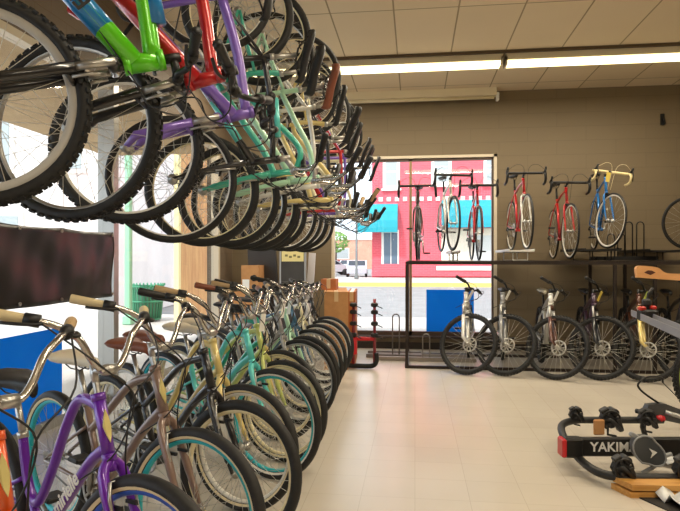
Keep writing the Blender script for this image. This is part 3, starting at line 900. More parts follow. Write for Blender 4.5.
# ------------------------------------------------------------------ road bicycles on the shelf, mountain bicycles under it
SH_X0, SH_Y0, SH_Y1, SH_Z = -0.10, 7.35, 8.35, 1.33
SH_X1 = 4.6
t = empty('bicycle_shelf', (SH_X0, SH_Y0, 0)); tag(t, 'long black steel shelf frame in front of the window carrying the road bicycles', 'shelf')
DKST = mat('shelf_steel', (46, 36, 32), 0.45, 0.3)
L = SH_X1 - SH_X0
b = MB()
for y in (0.0, SH_Y1 - SH_Y0): b.box((L / 2, y, SH_Z - 0.03), (L, 0.035, 0.035))
for x in (0.0, 1.55, 3.1, L): b.box((x, (SH_Y1 - SH_Y0) / 2, SH_Z - 0.03), (0.035, SH_Y1 - SH_Y0, 0.035))
b.build('top_frame', DKST, t)
b = MB(); b.box((L / 2, (SH_Y1 - SH_Y0) / 2, SH_Z - 0.004), (L, SH_Y1 - SH_Y0 - .01, 0.008)); b.build('shelf_board', mat('shelf_board', (52, 42, 34), 0.6), t)
def xs(px, d): return at(px, 259, d).x - SH_X0
for x in (0.0, xs(599, 7.6), xs(634, 7.6), L):
    for y in (0.0, SH_Y1 - SH_Y0):
        g = MB(); g.box((x, y, (SH_Z - 0.05) / 2), (0.036, 0.036, SH_Z - 0.05)); g.build('upright', DKST, t)
g = MB()
for y in (0.0, SH_Y1 - SH_Y0): g.box((L / 2, y, 0.018), (L, 0.035, 0.035))
g.box((0, (SH_Y1 - SH_Y0) / 2, 0.025), (0.045, SH_Y1 - SH_Y0, 0.045))
g.build('bottom_frame', DKST, t)

RB = [
 # px, depth, z of wheel foot, heading(world), steer, spec, label
 (417, 7.60, SH_Z, -92, 0, spec('road', paint('dark_olive', (62, 56, 44)), rim=BLACK, silver=True), 'black drop-bar road bicycle on the shelf, seen end on, left of the window mullion'),
 (453, 7.45, SH_Z + 0.12, -84, 4, spec('road', P_WHITE, rim=BLACK, silver=True), 'white-framed road bicycle on the shelf before the window, highest of the three there'),
 (479, 7.55, SH_Z, -90, 0, spec('road', P_RED, rim=BLACK, silver=True), 'red-framed road bicycle on the shelf against the window edge'),
 (527, 7.42, SH_Z + 0.14, -88, 0, spec('road', P_RED, rim=WHITERIM, silver=True, forkm=P_WHITE), 'red road bicycle with white fork raised on a white tray before the brown wall'),
 (570, 7.42, SH_Z + 0.02, -91, 4, spec('road', P_RED, rim=WHITERIM), 'red road bicycle with black bar tape between the white tray and the blue bicycle'),
 (609, 7.40, SH_Z + 0.15, -96, 20, spec('road', P_SKY, rim=WHITERIM, tapem=mat('cream_tape', (232, 214, 160), .6), cablem=CREAMW, tag=mat('yellow_tag', (232, 206, 96), .5)), 'blue road bicycle with cream bar tape on the shelf'),
 (772, 7.6, SH_Z + 0.14, 0, 0, spec('road', P_CREAM, rim=BLACK), 'pale road bicycle cut by the right edge of the photo, on the shelf'),
]
for (px, d, z, hd, st, S, lab) in RB:
    p = at(px, 259, d); S['crank'] = random.choice((0, 60, -40, 90))
    make_bike('road_bicycle', S, lab, 'bicycle', 'road bicycles on the shelf', (p.x, p.y, z), (0, 0, R(hd)), st)
MT = [
 (468, 6.95, -98, 68, spec('mtb', P_WHITE, rim=BLACK, forkm=P_WHITE, tag=WHITE, pedalm=BLACKP, saddlem=BLACKP), 'white mountain bicycle under the shelf, leftmost, before the blue poster'),
 (506, 6.88, -98, 68, spec('mtb', P_GREY, rim=BLACK, forkm=P_GREY, tag=WHITE), 'grey-forked mountain bicycle under the shelf, second from the left'),
 (557, 6.66, -94, 60, spec('mtb', P_WHITE, rim=BLACK, forkm=P_BROWN, saddlem=TANSAD, tag=WHITE), 'white mountain bicycle with brown fork and a pale saddle under the shelf'),
 (601, 6.64, -96, 62, spec('mtb', paint('plum', (74, 50, 72)), rim=BLACK, forkm=P_BLACK, tag=mat('yellow_tag', (232, 206, 96), .5)), 'dark plum mountain bicycle with a yellow tag under the shelf'),
 (647, 6.53, -98, 64, spec('mtb', P_BROWN, rim=BLACK, forkm=P_YEL, tag=mat('lime_tag', (206, 222, 110), .5)), 'brown mountain bicycle with a lime tag and pale fork under the shelf'),
 (692, 6.45, -98, 62, spec('mtb', P_BLACK, rim=BLACK, forkm=P_RED, tag=mat('lime_tag', (206, 222, 110), .5)), 'black mountain bicycle with red fork cut by the right edge under the shelf'),
]
for (px, d, hd, st, S, lab) in MT:
    p = at(px, 259, d); S['crank'] = random.choice((0, 60, -40, 90))
    # keep the steered wheel centre over p
    rt_ = Matrix.Rotation(R(hd), 4, 'Z')
    u = Vector((-math.cos(R(69)), 0, math.sin(R(69)))); hb = Vector((-0.04, 0, S['R'])) + u * 0.49
    sm = Matrix.Translation(hb) @ Matrix.Rotation(R(st), 4, u) @ Matrix.Translation(-hb)
    a = rt_ @ (sm @ Vector((0, 0, S['R'])))
    make_bike('mountain_bicycle', S, lab, 'bicycle', 'mountain bicycles under the shelf', (p.x - a.x, p.y - a.y, 0), (0, 0, R(hd)), st)
# the lime-rimmed bicycle at the right edge, nearer
S = spec('mtb', P_LGREEN, rim=mat('lime_rim', (170, 214, 60), .4), forkm=BLACK)
p = at(712, 259, 5.0)
make_bike('mountain_bicycle', S, 'black-tyred bicycle with lime green rims, only its tyre edge showing at the right', 'bicycle', None, (p.x, p.y, 0), (0, 0, R(196)), 0)

# display stands on the shelf
def tray(px, d, z, w, m, label, legs=True):
    p = at(px, 259, d)
    t = empty('display_stand', (p.x, p.y, SH_Z)); tag(t, label, 'display stand', 'stands under the road bicycles')
    h = z - SH_Z
    b = MB(); b.box((0, 0.5, h - 0.02), (w, 1.25, 0.02)); b.box((-w / 2, 0.5, h - 0.01), (0.012, 1.25, 0.03)); b.box((w / 2, 0.5, h - 0.01), (0.012, 1.25, 0.03))
    b.build('wheel_tray', m, t)
    for y in (-0.02, 0.75):
        g = MB(); g.tube([(-w * .3, y, h - 0.03), (-w * .3, y, 0.006), (w * .3, y, 0.006), (w * .3, y, h - 0.03)], 0.008, 6); g.build('leg', m, t)
tray(520, 7.42, SH_Z + 0.14, 0.30, WHITE, 'white raised tray under the red road bicycle with white fork')
tray(600, 7.38, SH_Z + 0.15, 0.42, BLACK, 'black raised tray under the blue road bicycle')
tray(455, 7.46, SH_Z + 0.12, 0.10, SILVER, 'narrow silver tray under the white road bicycle in the window')
tray(672, 7.42, SH_Z + 0.14, 0.62, BLACK, 'black raised tray at the right edge of the shelf')

def loop_stand(px, d, z, m, label, loops, rail=True, base_w=0.5, hgt=0.5, r=0.008, group='empty wheel racks'):
    p = at(px, 259, d)
    t = empty('wheel_rack', (p.x, p.y, z)); tag(t, label, 'bicycle rack', group)
    b = MB()
    b.box((0, -0.12, 0.03), (base_w, 0.04, 0.05)); b.box((0, 0.16, 0.03), (base_w, 0.04, 0.05))
    b.build('base_rail', m, t)
    for x in loops:
        w = 0.045
        g = MB()
        pts = [(x - w, -0.12, 0.03)] + [(x - w * math.cos(a), -0.12 + 0.06 * math.sin(a) * 0, hgt - w + w * math.sin(a)) for a in [PI * q / 8 for q in range(9)]] + [(x + w, -0.12, 0.03)]
        g.tube(pts, r, 7); g.build('wheel_loop', m, t)
    return t
loop_stand(632, 7.75, SH_Z, BLACK, 'black wire wheel rack with tall loops on the shelf right of the blue bicycle', (-0.08, 0.06), base_w=0.55, hgt=0.50)
loop_stand(612, 8.1, SH_Z, BLACK, 'low black wire wheel rack on the shelf behind the blue bicycle', (-0.05, 0.08), base_w=0.5, hgt=0.36)
LGREY = mat('grey_wire', (120, 112, 106), 0.4, 0.4)
loop_stand(394, 8.15, 0, LGREY, 'grey wire wheel rack on the floor left of the shelf frame', (0.03,), base_w=0.75, hgt=0.60, r=0.009)
loop_stand(426, 7.9, 0, mat('pale_wire', (150, 142, 134), .4, .4), 'pale wire wheel rack on the floor inside the shelf frame', (0.0,), base_w=1.3, hgt=0.36)

# ------------------------------------------------------------------ near the back window: boxes, carrier, posters, display board
def carton(px0, px1, d, z0, z1, dep, label, m=CARD, yaw=0, tape=True):
    a = at(px0, 259, d); c = at(px1, 259, d)
    w = (c - a).length
    t = empty('cardboard_box', ((a.x + c.x) / 2, (a.y + c.y) / 2 + dep / 2, z0), (0, 0, R(yaw))); tag(t, label, 'box', 'cardboard boxes')
    b = MB(); b.box((0, 0, (z1 - z0) / 2), (w, dep, z1 - z0)); b.build('carton', m, t)
    if tape:
        g = MB(); g.box((0, -0.0, z1 - z0 + 0.0008), (0.05, dep, 0.0016)); g.box((0, -dep / 2 - 0.0008, z1 - z0 - .06), (0.05, 0.0016, 0.12)); g.build('tape', mat('packing_tape', (214, 184, 140), .3), t)
    return t
carton(318, 342, 7.2, 0, 0.95, 1.1, 'tall cardboard bicycle box on the floor behind the far wheels', yaw=8)
carton(345, 353, 7.5, 0, 0.93, 0.9, 'narrow tall cardboard box with dark edge right of the tall one', noisy('dark_cardboard', (186, 112, 62), (172, 102, 56), 10, .8), yaw=4)
carton(321, 336, 7.6, 0.952, 1.09, 0.25, 'small orange-brown box lying on the tall cardboard boxes', noisy('dark_cardboard', (186, 112, 62), (172, 102, 56), 10, .8))
carton(233, 262, 8.35, 0, 0.88, 0.4, 'lower cardboard box against the back wall behind the handlebars')
bx = carton(241, 259, 8.35, 0.88, 1.26, 0.3, 'tan cardboard box with a round black hole topmost on the left stack', tape=False)
b = MB(); b.revolve([(0.001, 0), (0.045, 0), (0.045, -0.004), (0.001, -0.004)], 20, c=(0.06, -0.151, 0.20)); b.revolve([(0.001, 0), (0.035, 0), (0.035, -0.004), (0.001, -0.004)], 20, c=(0.06, -0.151, 0.08)); b.build('handle_hole', BLACKP, bx)
b = MB(); b.box((-0.06, -0.152, 0.10), (0.10, 0.003, 0.16)); b.build('printed_label', WHITE, bx)

p = at(293, 259, 8.45)
t = empty('display_board', (p.x, p.y, 0)); tag(t, 'tall charcoal display board with a pale yellow header label by the back wall', 'display board')
CHAR = noisy('charcoal_panel', (62, 60, 58), (54, 52, 50), 6, .6)
b = MB(); b.box((0, 0, 0.74), (0.34, 0.05, 1.48)); b.build('panel', CHAR, t)
b = MB(); b.box((0, -0.028, 1.39), (0.32, 0.006, 0.15)); 
h = b.build('header_label', mat('label_yellow', (226, 212, 148), .5), t)
g = MB()
for k_ in range(4): g.box((-0.09 + 0.06 * k_, -0.032, 1.40 - 0.02 * (k_ % 2)), (0.04, 0.003, 0.03))
g.build('printed_mark', mat('label_ink', (120, 112, 70), .6), h)
for s in (-1, 1):
    g = MB(); g.box((s * 0.18, 0, 0.76), (0.02, 0.06, 1.52)); g.build('edge_strip', SILVER, t)
p = at(309, 259, 8.55)
o = MB(); o.box((0, 0, 0.72), (0.10, 0.02, 1.44), 0, Matrix.Rotation(R(4), 3, 'Y'))
tag(o.build('white_board', mat('pale_board', (206, 204, 210), .5)), 'narrow pale board leaning beside the charcoal display board', 'board').location = (p.x, p.y, 0)
p = at(264, 259, 8.66)
o = MB(); o.box((0, 0, 0.9), (0.42, 0.06, 1.8), 0, Matrix.Rotation(R(-3), 3, 'Y'))
tag(o.build('dark_panel', mat('dark_panel', (48, 44, 42), .5)), 'dark upright panel leaning between the boxes and the display board', 'panel').location = (p.x, p.y, 0)

p = at(665, 118, 8.32)
o = MB(); o.tube(spline([(0, 0, 0.07), (0, -0.03, 0.05), (0, -0.05, 0.0), (0.02, -0.04, -0.06), (0.0, -0.01, -0.08)], 4), 0.012, 7); o.box((0, 0.0, 0.0), (0.05, 0.02, 0.16))
q = o.build('wall_hook', BLACK); q.location = (p.x, YB - 0.011, p.z); tag(q, 'small dark hook high on the brown back wall at the right', 'hook')
# posters on the glass, banner
BLUEP = mat('blue_poster', (0, 150, 224), 0.45)
n_, l_, b_ = nodes_of(BLUEP)
tl = n_.new('ShaderNodeBsdfTranslucent'); tl.inputs[0].default_value = lin((0, 160, 228))
mxs = n_.new('ShaderNodeMixShader'); mxs.inputs[0].default_value = 0.6
l_.new(b_.outputs[0], mxs.inputs[1]); l_.new(tl.outputs[0], mxs.inputs[2]); l_.new(mxs.outputs[0], n_['Material Output'].inputs[0])
p = at(450, 259, 8.83)
o = MB(); o.box((0, 0, 0), (0.70, 0.006, 0.68)); tag(o.build('window_poster', BLUEP), 'plain blue poster low on the back window behind the shelf frame', 'poster').location = (p.x, YB + 0.045, 0.55)
o = MB(); o.box((0, 0, 0), (0.006, 1.10, 0.74)); tag(o.build('window_poster', BLUEP), 'plain blue poster low on the left window behind the white saddle', 'poster').location = (XL - 0.055, 3.98, 0.42)
t = empty('vinyl_banner', (XL + 0.04, 3.9, 1.3)); tag(t, 'creased black vinyl banner with eyelets across the left window', 'banner')
b = MB(); nu, nv = 90, 16; vs = []; fs = []
for i in range(nu + 1):
    for j in range(nv + 1):
        y = -1.85 + 3.13 * i / nu; v = j / nv
        z = -0.30 + 0.60 * v - 0.012 * math.sin(v * PI) * 0 - (0.014 * abs(math.sin((y + 1.85) * 4.0)) * (v))
        x = 0.006 * math.sin(y * 9 + 5 * v) * (1 - 0.4 * v) + 0.014 * math.sin(y * 3.7 - 5.5 * v + 1) + 0.0025 * math.sin(y * 27 - v * 4.2) + 0.006 * math.sin(y * 6.1 + 6.5 * v)
        vs.append((x, y, z))
for i in range(nu):
    for j in range(nv):
        a = i * (nv + 1) + j; fs.append((a, a + nv + 1, a + nv + 2, a + 1))
b.add(vs, fs)
ban = b.build('vinyl_sheet', noisy('black_vinyl', (46, 43, 44), (50, 47, 47), 3, .34), t)
sol = ban.modifiers.new('thick', 'SOLIDIFY'); sol.thickness = 0.002
for y in (-1.1, -0.05, 0.45, 1.24):
    for z in (0.27, -0.27):
        g = MB(); g.revolve([(0.006, -0.004), (0.014, -0.004), (0.014, 0.004), (0.006, 0.004)], 14, axis='X', c=(0.022, y, z)); g.build('eyelet', SILVER, t)

# small hitch carrier by the window
p = at(364, 259, 7.25)
t = empty('bicycle_carrier', (p.x, p.y, 0)); tag(t, 'small black and red bicycle carrier standing upright on the floor by the boxes', 'bicycle carrier')
REDP = mat('red_plastic', (200, 34, 44), .4)
b = MB(); b.tube(spline([(-0.22, 0, 0.04), (-0.05, 0, 0.035), (0.10, 0, 0.04), (0.15, 0, 0.09), (0.15, 0, 0.2)], 5), 0.03, 10); b.build('base_tube', BLACK, t)
for x, h in ((-0.13, 0.80), (0.13, 0.86)):
    g = MB(); g.tube([(x, 0, 0.05), (x, 0, h)], 0.019, 9); arm = g.build('mast', [mat('dark_red_post', (128, 34, 44), .4)], t)
    for z in (0.42, 0.56, 0.70, 0.79):
        k = MB(); k.box((x, -0.02, z), (0.085, 0.07, 0.05), 0, bev=.012); k.tube([(x, -0.03, z), (x + 0.10, -0.06, z - 0.04)], 0.006, 5); k.build('cradle', BLACKP, arm)
g = MB(); g.box((-0.02, 0, 0.37), (0.30, 0.04, 0.045), 0, bev=.01); g.box((-0.11, -0.03, 0.28), (0.05, 0.05, 0.20), 0, bev=.01); g.build('cross_bar', REDP, t)

# ------------------------------------------------------------------ hitch rack lying on the floor, bottom right
p = at(565, 259, 3.76)
t = empty('hitch_rack', (p.x, p.y, 0), (0, 0, R(YAW))); tag(t, 'black fold-down hitch rack with white maker lettering lying on the floor at lower right', 'bicycle carrier')
b = MB(); b.box((0.62, 0, 0.155), (1.20, 0.05, 0.115), 0, bev=.008); b.box((0.045, -0.005, 0.155), (0.12, 0.075, 0.125), 0, bev=.012)
beam = b.build('main_beam', BLACK, t)
text_mesh('lettering', 'YAKIMA', 0.083, mat('letter_white', (226, 224, 220), .5), beam, Matrix.Translation((0.30, -0.0275, 0.158)) @ Matrix.Rotation(R(90), 4, 'X'))
g = MB(); g.box((-0.02, -0.005, 0.155), (0.03, 0.09, 0.115), 0, bev=.006); g.build('reflector', mat('red_reflector', (186, 28, 36), .3), t)
b = MB()
b.tube(spline([(0.95, 0.60, 0.16), (0.45, 0.60, 0.16), (0.30, 0.59, 0.16), (0.17, 0.50, 0.15), (0.10, 0.28, 0.13), (0.085, 0.0, 0.085), (0.11, -0.2, 0.07), (0.19, -0.29, 0.07), (0.32, -0.31, 0.07), (0.95, -0.31, 0.07)], 6), 0.026, 12)
b.build('wheel_hoop', BLACKP, t)
def clampy(x, y, z, s, par, name='clamp'):
    k = MB()
    k.box((x, y, z), (0.09 * s, 0.08 * s, 0.08 * s), 0, Matrix.Rotation(0.4, 3, 'Y'), bev=.014 * s)
    k.revolve([(0.001, -0.04 * s), (0.022 * s, -0.04 * s), (0.022 * s, 0.04 * s), (0.001, 0.04 * s)], 12, c=(x + 0.03 * s, y, z + 0.05 * s))
    k.box((x - 0.03 * s, y - 0.02 * s, z + 0.06 * s), (0.05 * s, 0.05 * s, 0.03 * s), 0, Matrix.Rotation(-0.5, 3, 'Y'), bev=.005 * s)
    k.box((x + 0.05 * s, y - 0.03 * s, z - 0.02 * s), (0.03 * s, 0.05 * s, 0.08 * s), 0, Matrix.Rotation(-0.3, 3, 'Y'), bev=.005 * s)
    k.tube([(x + 0.055 * s * math.cos(a), y - 0.045 * s, z + 0.01 + 0.055 * s * math.sin(a)) for a in [PI * q / 6 for q in range(9)]], 0.007 * s, 6)
    k.revolve([(0.001, -0.055 * s), (0.012 * s, -0.055 * s), (0.012 * s, 0.0), (0.001, 0.0)], 10, c=(x - 0.01 * s, y, z - 0.02 * s))
    k.tube([(x - 0.05 * s, y, z), (x - 0.01, y - 0.06 * s, z + 0.02), (x + 0.06 * s, y - 0.05 * s, z - 0.05 * s)], 0.012 * s, 6)
    k.tube([(x, y, z - 0.03 * s), (x, y, z - 0.09 * s), (x + 0.05 * s, y, z - 0.10 * s)], 0.008 * s, 6)
    return k.build(name, BLACKP, par)
clampy(0.30, 0.60, 0.20, 0.8, t); clampy(0.50, 0.50, 0.19, 1.2, t); clampy(0.80, 0.56, 0.18, 1.0, t)
clampy(0.22, -0.28, 0.12, 1.0, t); clampy(0.58, -0.30, 0.12, 1.1, t); clampy(0.68, -0.30, 0.11, 1.0, t)
k = MB(); k.box((0.26, 0.10, 0.25), (0.07, 0.02, 0.10), 0, bev=.006); k.build('hang_tag', CARD, t)
for x, y, z in ((0.93, 0.60, 0.17), (0.76, -0.33, 0.10)):
    k = MB(); k.revolve([(0.001, -0.03), (0.022, -0.03), (0.03, 0), (0.022, 0.03), (0.001, 0.03)], 14, axis='X', c=(x, y, z)); k.build('red_knob', REDP, t)
k = MB()
DG = mat('smoke_grey_plastic', (74, 76, 78), .35)
oc = Vector((0.47, -0.085, 0.165)); ol = []
for q in range(20):
    a = 2 * PI * q / 20; r1 = 0.085 if math.cos(a) < 0 else 0.07
    xx, zz = 0.115 * math.cos(a), r1 * math.sin(a)
    ol.append(oc + Vector((xx * 0.80 + zz * 0.55, 0, -xx * 0.60 + zz * 0.80)))
k.poly(ol, (0, -0.05, 0), 0)
k.tube([v_ + Vector((0, -0.05, 0)) for v_ in ol], 0.006, 6, m=1, closed=True)
k.box((0.39, -0.10, 0.255), (0.06, 0.03, 0.03), 1, Matrix.Rotation(0.5, 3, 'Y'), bev=.006)
k.tube([(0.44, -0.1, 0.02), (0.50, -0.11, 0.06), (0.57, -0.11, 0.13), (0.62, -0.10, 0.14)], 0.014, 8, m=1)
pad = k.build('ratchet_paddle', [DG, mat('pale_grey_plastic', (146, 148, 150), .4)], t)
k = MB(); k.poly([(0.46, -0.143, 0.19), (0.51, -0.143, 0.165), (0.47, -0.143, 0.13), (0.48, -0.143, 0.16)], (0, -0.003, 0)); k.build('logo_mark', WHITE, pad)
# second carrier arm behind it
p = at(642, 259, 4.42)
t = empty('roof_rack_arm', (p.x, p.y, 0), (0, 0, R(YAW))); tag(t, 'grey bicycle carrier arm with a bent black wire loop behind the hitch rack', 'bicycle carrier')
b = MB()
b.poly([(-0.02, 0, 0.19), (0.02, 0, 0.27), (0.14, 0, 0.28), (0.30, 0, 0.22), (0.62, -0.35, 0.09), (0.62, -0.35, 0.01), (0.26, 0, 0.13), (0.08, 0, 0.17)], (0, -0.06, 0))
b.build('arm', mat('graphite', (70, 70, 72), .35), t)
b = MB(); b.tube([(0.14, -0.065, 0.22), (0.24, -0.065, 0.19), (0.62, -0.42, 0.06)], 0.018, 7); b.build('arm_trim', SILVER, t)
b = MB(); b.tube([(0.0, -0.03, 0.20), (-0.01, -0.03, 0.10), (0.02, -0.03, 0.0)], 0.02, 7); b.tube([(-0.06, -0.03, 0.22), (0.04, -0.03, 0.20)], 0.018, 7); b.build('support_foot', BLACKP, t)
b = MB(); b.tube(spline([(0.12, -0.03, 0.27), (0.03, -0.03, 0.33), (-0.03, -0.03, 0.38), (-0.045, -0.03, 0.42), (0.0, -0.03, 0.46), (0.05, -0.03, 0.475), (0.13, -0.03, 0.465), (0.14, -0.03, 0.43)], 3), 0.008, 6); b.tube([(0.14, -0.03, 0.43), (0.30, -0.06, 0.26)], 0.004, 5)
b.build('wire_loop', BLACK, t)

# boards, mat, paper on the floor
WOODB = noisy('pine_board', (206, 154, 82), (182, 128, 60), 5, .5, (1, 9, 9))
for k_, (z, dx, lab) in enumerate(((0.0, -0.01, 'lower of the two honey-coloured wooden boards stacked beside the hitch rack'), (0.042, 0.0, 'upper of the two honey-coloured wooden boards stacked beside the hitch rack'))):
    p = at(618, 259, 3.40)
    o = MB()
    o.poly([(0.0 + dx, 0.07, 0), (0.05 + dx, -0.07, 0), (1.4, -0.07, 0), (1.4, 0.07, 0)], (0, 0, 0.032))
    q = o.build('wooden_board', WOODB); q.location = (p.x, p.y, z + 0.0005); q.rotation_euler = (0, 0, R(YAW - 2))
    tag(q, lab, 'board', 'wooden boards on the floor')
p = at(634, 259, 3.36)
o = MB(); o.poly([(0, 0, 0), (0.14, -0.36, 0), (0.9, -0.36, 0), (0.9, 0.0, 0)], (0, 0, 0.006)); q = o.build('floor_mat', mat('black_mat', (34, 30, 26), .8)); q.location = p.xy.to_3d() + Vector((0, 0, 0.0005)); q.rotation_euler = (0, 0, R(YAW)); tag(q, 'thin black mat on the floor in the lower right corner', 'mat')
PAPER = noisy('crumpled_plastic', (226, 226, 224), (190, 192, 194), 9, .25, bump=.6)
p = at(657, 259, 3.3)
o = MB(); vs = []; fs = []
nx = ny = 12
for i in range(nx + 1):
    for j in range(ny + 1):
        x = 0.5 * i / nx; y = -0.38 + 0.40 * j / ny
        vs.append((x + 0.10 * (1 - j / ny), y, 0.03 + 0.02 * math.sin(i * 1.7 + j) + 0.02 * math.sin(j * 2.3 - i)))
for i in range(nx):
    for j in range(ny):
        a = i * (ny + 1) + j; fs.append((a, a + ny + 1, a + ny + 2, a + 1))
o.add(vs, fs); q = o.build('plastic_wrap', PAPER); q.location = (p.x, p.y, 0.006); q.rotation_euler = (0, 0, R(YAW)); m_ = q.modifiers.new('thick', 'SOLIDIFY'); m_.thickness = 0.002; tag(q, 'crumpled clear plastic sheet on the black mat at the corner', 'plastic sheet')
p = at(668, 259, 3.8)
o = MB(); vs = []; fs = []
for i in range(9):
    for j in range(7):
        vs.append((0.09 * i * 0.6, 0.07 * j, 0.02 + 0.016 * math.sin(i * 2.1 + j) + 0.012 * math.sin(j * 2.9)))
for i in range(8):
    for j in range(6):
        a = i * 7 + j; fs.append((a, a + 7, a + 8, a + 1))
o.add(vs, fs); q = o.build('plastic_wrap', PAPER); q.location = (p.x, p.y, 0.006); q.rotation_euler = (0, 0, R(YAW + 12)); m_ = q.modifiers.new('thick', 'SOLIDIFY'); m_.thickness = 0.002; tag(q, 'crumpled clear plastic sheet behind the wooden boards at the right edge', 'plastic sheet')

# carrier with silver tray and wooden deck at the right edge, on a stand
p = at(637, 259, 5.4)
t = empty('tray_carrier', (p.x, p.y, 0), (0, 0, R(YAW))); tag(t, 'silver wheel-tray bicycle carrier with red-tipped clamps held out at the right edge', 'bicycle carrier')
b = MB()
pts = [Vector((0, 0, 0.86)), Vector((-0.62, -2.15, 0.86))]
dv = (pts[1] - pts[0]).normalized(); sd = Vector((-dv.y, dv.x, 0)) if dv.x > 0 else Vector((dv.y, -dv.x, 0))
prof = [(-0.05, 0.025), (-0.05, -0.03), (0.05, -0.03), (0.05, 0.025), (0.043, 0.025), (0.038, -0.018), (-0.038, -0.018), (-0.043, 0.025)]
b.poly([pts[0] + sd * a + Vector((0, 0, c)) for a, c in prof], pts[1] - pts[0]); b.build('wheel_tray', mat('brushed_tray', (176, 176, 182), .35, .6), t)
b = MB(); b.tube([(-0.08, -0.35, 0.80), (-0.08, -0.35, 1.05), (-0.04, -0.35, 1.10)], 0.014, 7); b.box((-0.09, -0.36, 0.87), (0.14, 0.12, 0.10), 0, bev=.015); b.box((-0.10, -0.36, 0.98), (0.07, 0.05, 0.06), 0, bev=.012); b.build('clamp', BLACKP, t)
b = MB(); b.box((-0.15, -0.38, 0.93), (0.06, 0.05, 0.035), 0, bev=.01); b.box((-0.05, -0.37, 0.935), (0.05, 0.05, 0.035), 0, bev=.01); b.build('red_tip', mat('red_tip', (196, 44, 30), .4), t)
b = MB(); b.box((-0.60, -2.08, 0.41), (0.06, 0.06, 0.82)); b.box((-0.60, -2.08, 0.02), (0.3, 0.3, 0.04)); b.build('stand_post', BLACK, t)
p = at(637, 259, 4.6)
t = empty('wooden_deck', (p.x, p.y, 0), (0, 0, R(YAW))); tag(t, 'pale wooden deck with a dark eye-shaped mark at the right edge below the shelf', 'wooden board')
b = MB(); out = spline([(0.0, 0, 1.205), (0.0, 0, 1.29), (0.10, 0, 1.293), (0.17, 0, 1.28), (0.22, 0, 1.245), (0.32, 0, 1.235), (0.70, 0, 1.225)], 4) + [Vector((0.70, 0, 1.175)), Vector((0.36, 0, 1.18))]
b.poly(out, (0, 0.03, 0)); b.build('deck', noisy('maple', (226, 168, 112), (214, 154, 98), 4, .45, (1, 6, 6)), t)
b = MB(); b.poly([(0.055, -0.002, 1.245), (0.085, -0.002, 1.262), (0.115, -0.002, 1.26), (0.145, -0.002, 1.245), (0.105, -0.002, 1.225)], (0, 0.003, 0)); b.build('printed_mark', mat('mark_brown', (84, 44, 30), .5), t)
b = MB(); b.box((0.66, 0.03, 0.6), (0.05, 0.05, 1.2)); b.box((0.66, 0.03, 0.02), (0.3, 0.3, 0.04)); b.build('stand_post', BLACK, t)

# ------------------------------------------------------------------ outside
ASPH = noisy('asphalt', (132, 130, 128), (144, 142, 140), 2, .8)
CONC = noisy('sidewalk_concrete', (186, 180, 172), (174, 167, 160), 1.5, .8)
b = MB(); wbox(b, -120, 120, YB + WT, 160, -0.32, -0.22); wbox(b, -120, XL - WT, -40, YB + WT, -0.32, -0.22)
o = b.build('street', ASPH); o['kind'] = 'structure'
b = MB(); wbox(b, XL - WT - 0.001 - 3.6, XL - WT, -30, YB + WT, -0.22, -0.04); wbox(b, -9.5, 30, YB + WT, YB + 5.2, -0.22, -0.04)
wbox(b, -9.5, XL - WT - 3.6, -30, YB + WT, -0.22, -0.04)
o = b.build('sidewalk', CONC); o['kind'] = 'structure'
# far curb with yellow paint
b = MB(); wbox(b, -14, 60, 33.6, 34.0, -0.22, 0.0, 0); wbox(b, -14, 60, 34.0, 44.5, -0.22, -0.02, 1)
o = b.build('far_curb', [mat('yellow_curb', (236, 206, 110), .7), CONC]); o['kind'] = 'structure'

# exterior canopy over the left window
b = MB(); wbox(b, -4.95, XL - WT, -3, 9.0, 3.02, 3.3); o = b.build('canopy', noisy('canopy_soffit', (186, 160, 120), (176, 150, 112), 2, .8)); o['kind'] = 'structure'

# pink-red corner building across the street
D = 44.0
PINK = tiled('pink_brick', (228, 92, 104), (220, 84, 96), (232, 120, 128), 0.4, 0.13, 0.012, 'XZ', .8, offset=.5, bump=0)
t = empty('corner_building', at(372, 259, D).xy.to_3d()); tag(t, 'pink-red brick building with turquoise awnings across the street', 'building')
def bw(px, d=D): 
    return at(px, 259, d).x - t.location.x
def bz(py, d=D): return CAM_Z + (259 - py) / F_PX * d
GY = t.location.y; yy = 0.0
b = MB(); wbox(b, 0, 26, 0, 14, -0.2, 14); wbox(b, 0, 26, -0.18, 0, bz(276), bz(264)); b.build('wall', PINK, t)
PALE = mat('pale_trim', (240, 232, 224), .6); DGL = mat('shop_glass', (96, 112, 128), .15); WGL = mat('upper_pane', (168, 176, 176), .2)
b = MB()
for i in range(34):
    x = 0.5 + i * 0.60; wbox(b, x, x + 0.30, -0.06, 0.02, bz(201.5), bz(197.5))
b.build('dentil_band', PALE, t)
for (a, c, y0, y1) in ((383, 400, 155, 189), (431, 451, 150, 186), (482, 500, 150, 186)):
    g = MB(); x0, x1, z0, z1 = bw(a), bw(c), bz(y1), bz(y0)
    wbox(g, x0, x1, -0.08, 0.02, z0, z1); wbox(g, x0 - .1, x1 + .1, -0.2, 0.02, z0 - .15, z0)
    w = g.build('window', PALE, t)
    g = MB(); wbox(g, x0 + .22, x1 - .22, -0.10, -0.07, z0 + .25, (z0 + z1) / 2 - .05); wbox(g, x0 + .22, x1 - .22, -0.10, -0.07, (z0 + z1) / 2 + .05, z1 - .1); g.build('pane', WGL, w)
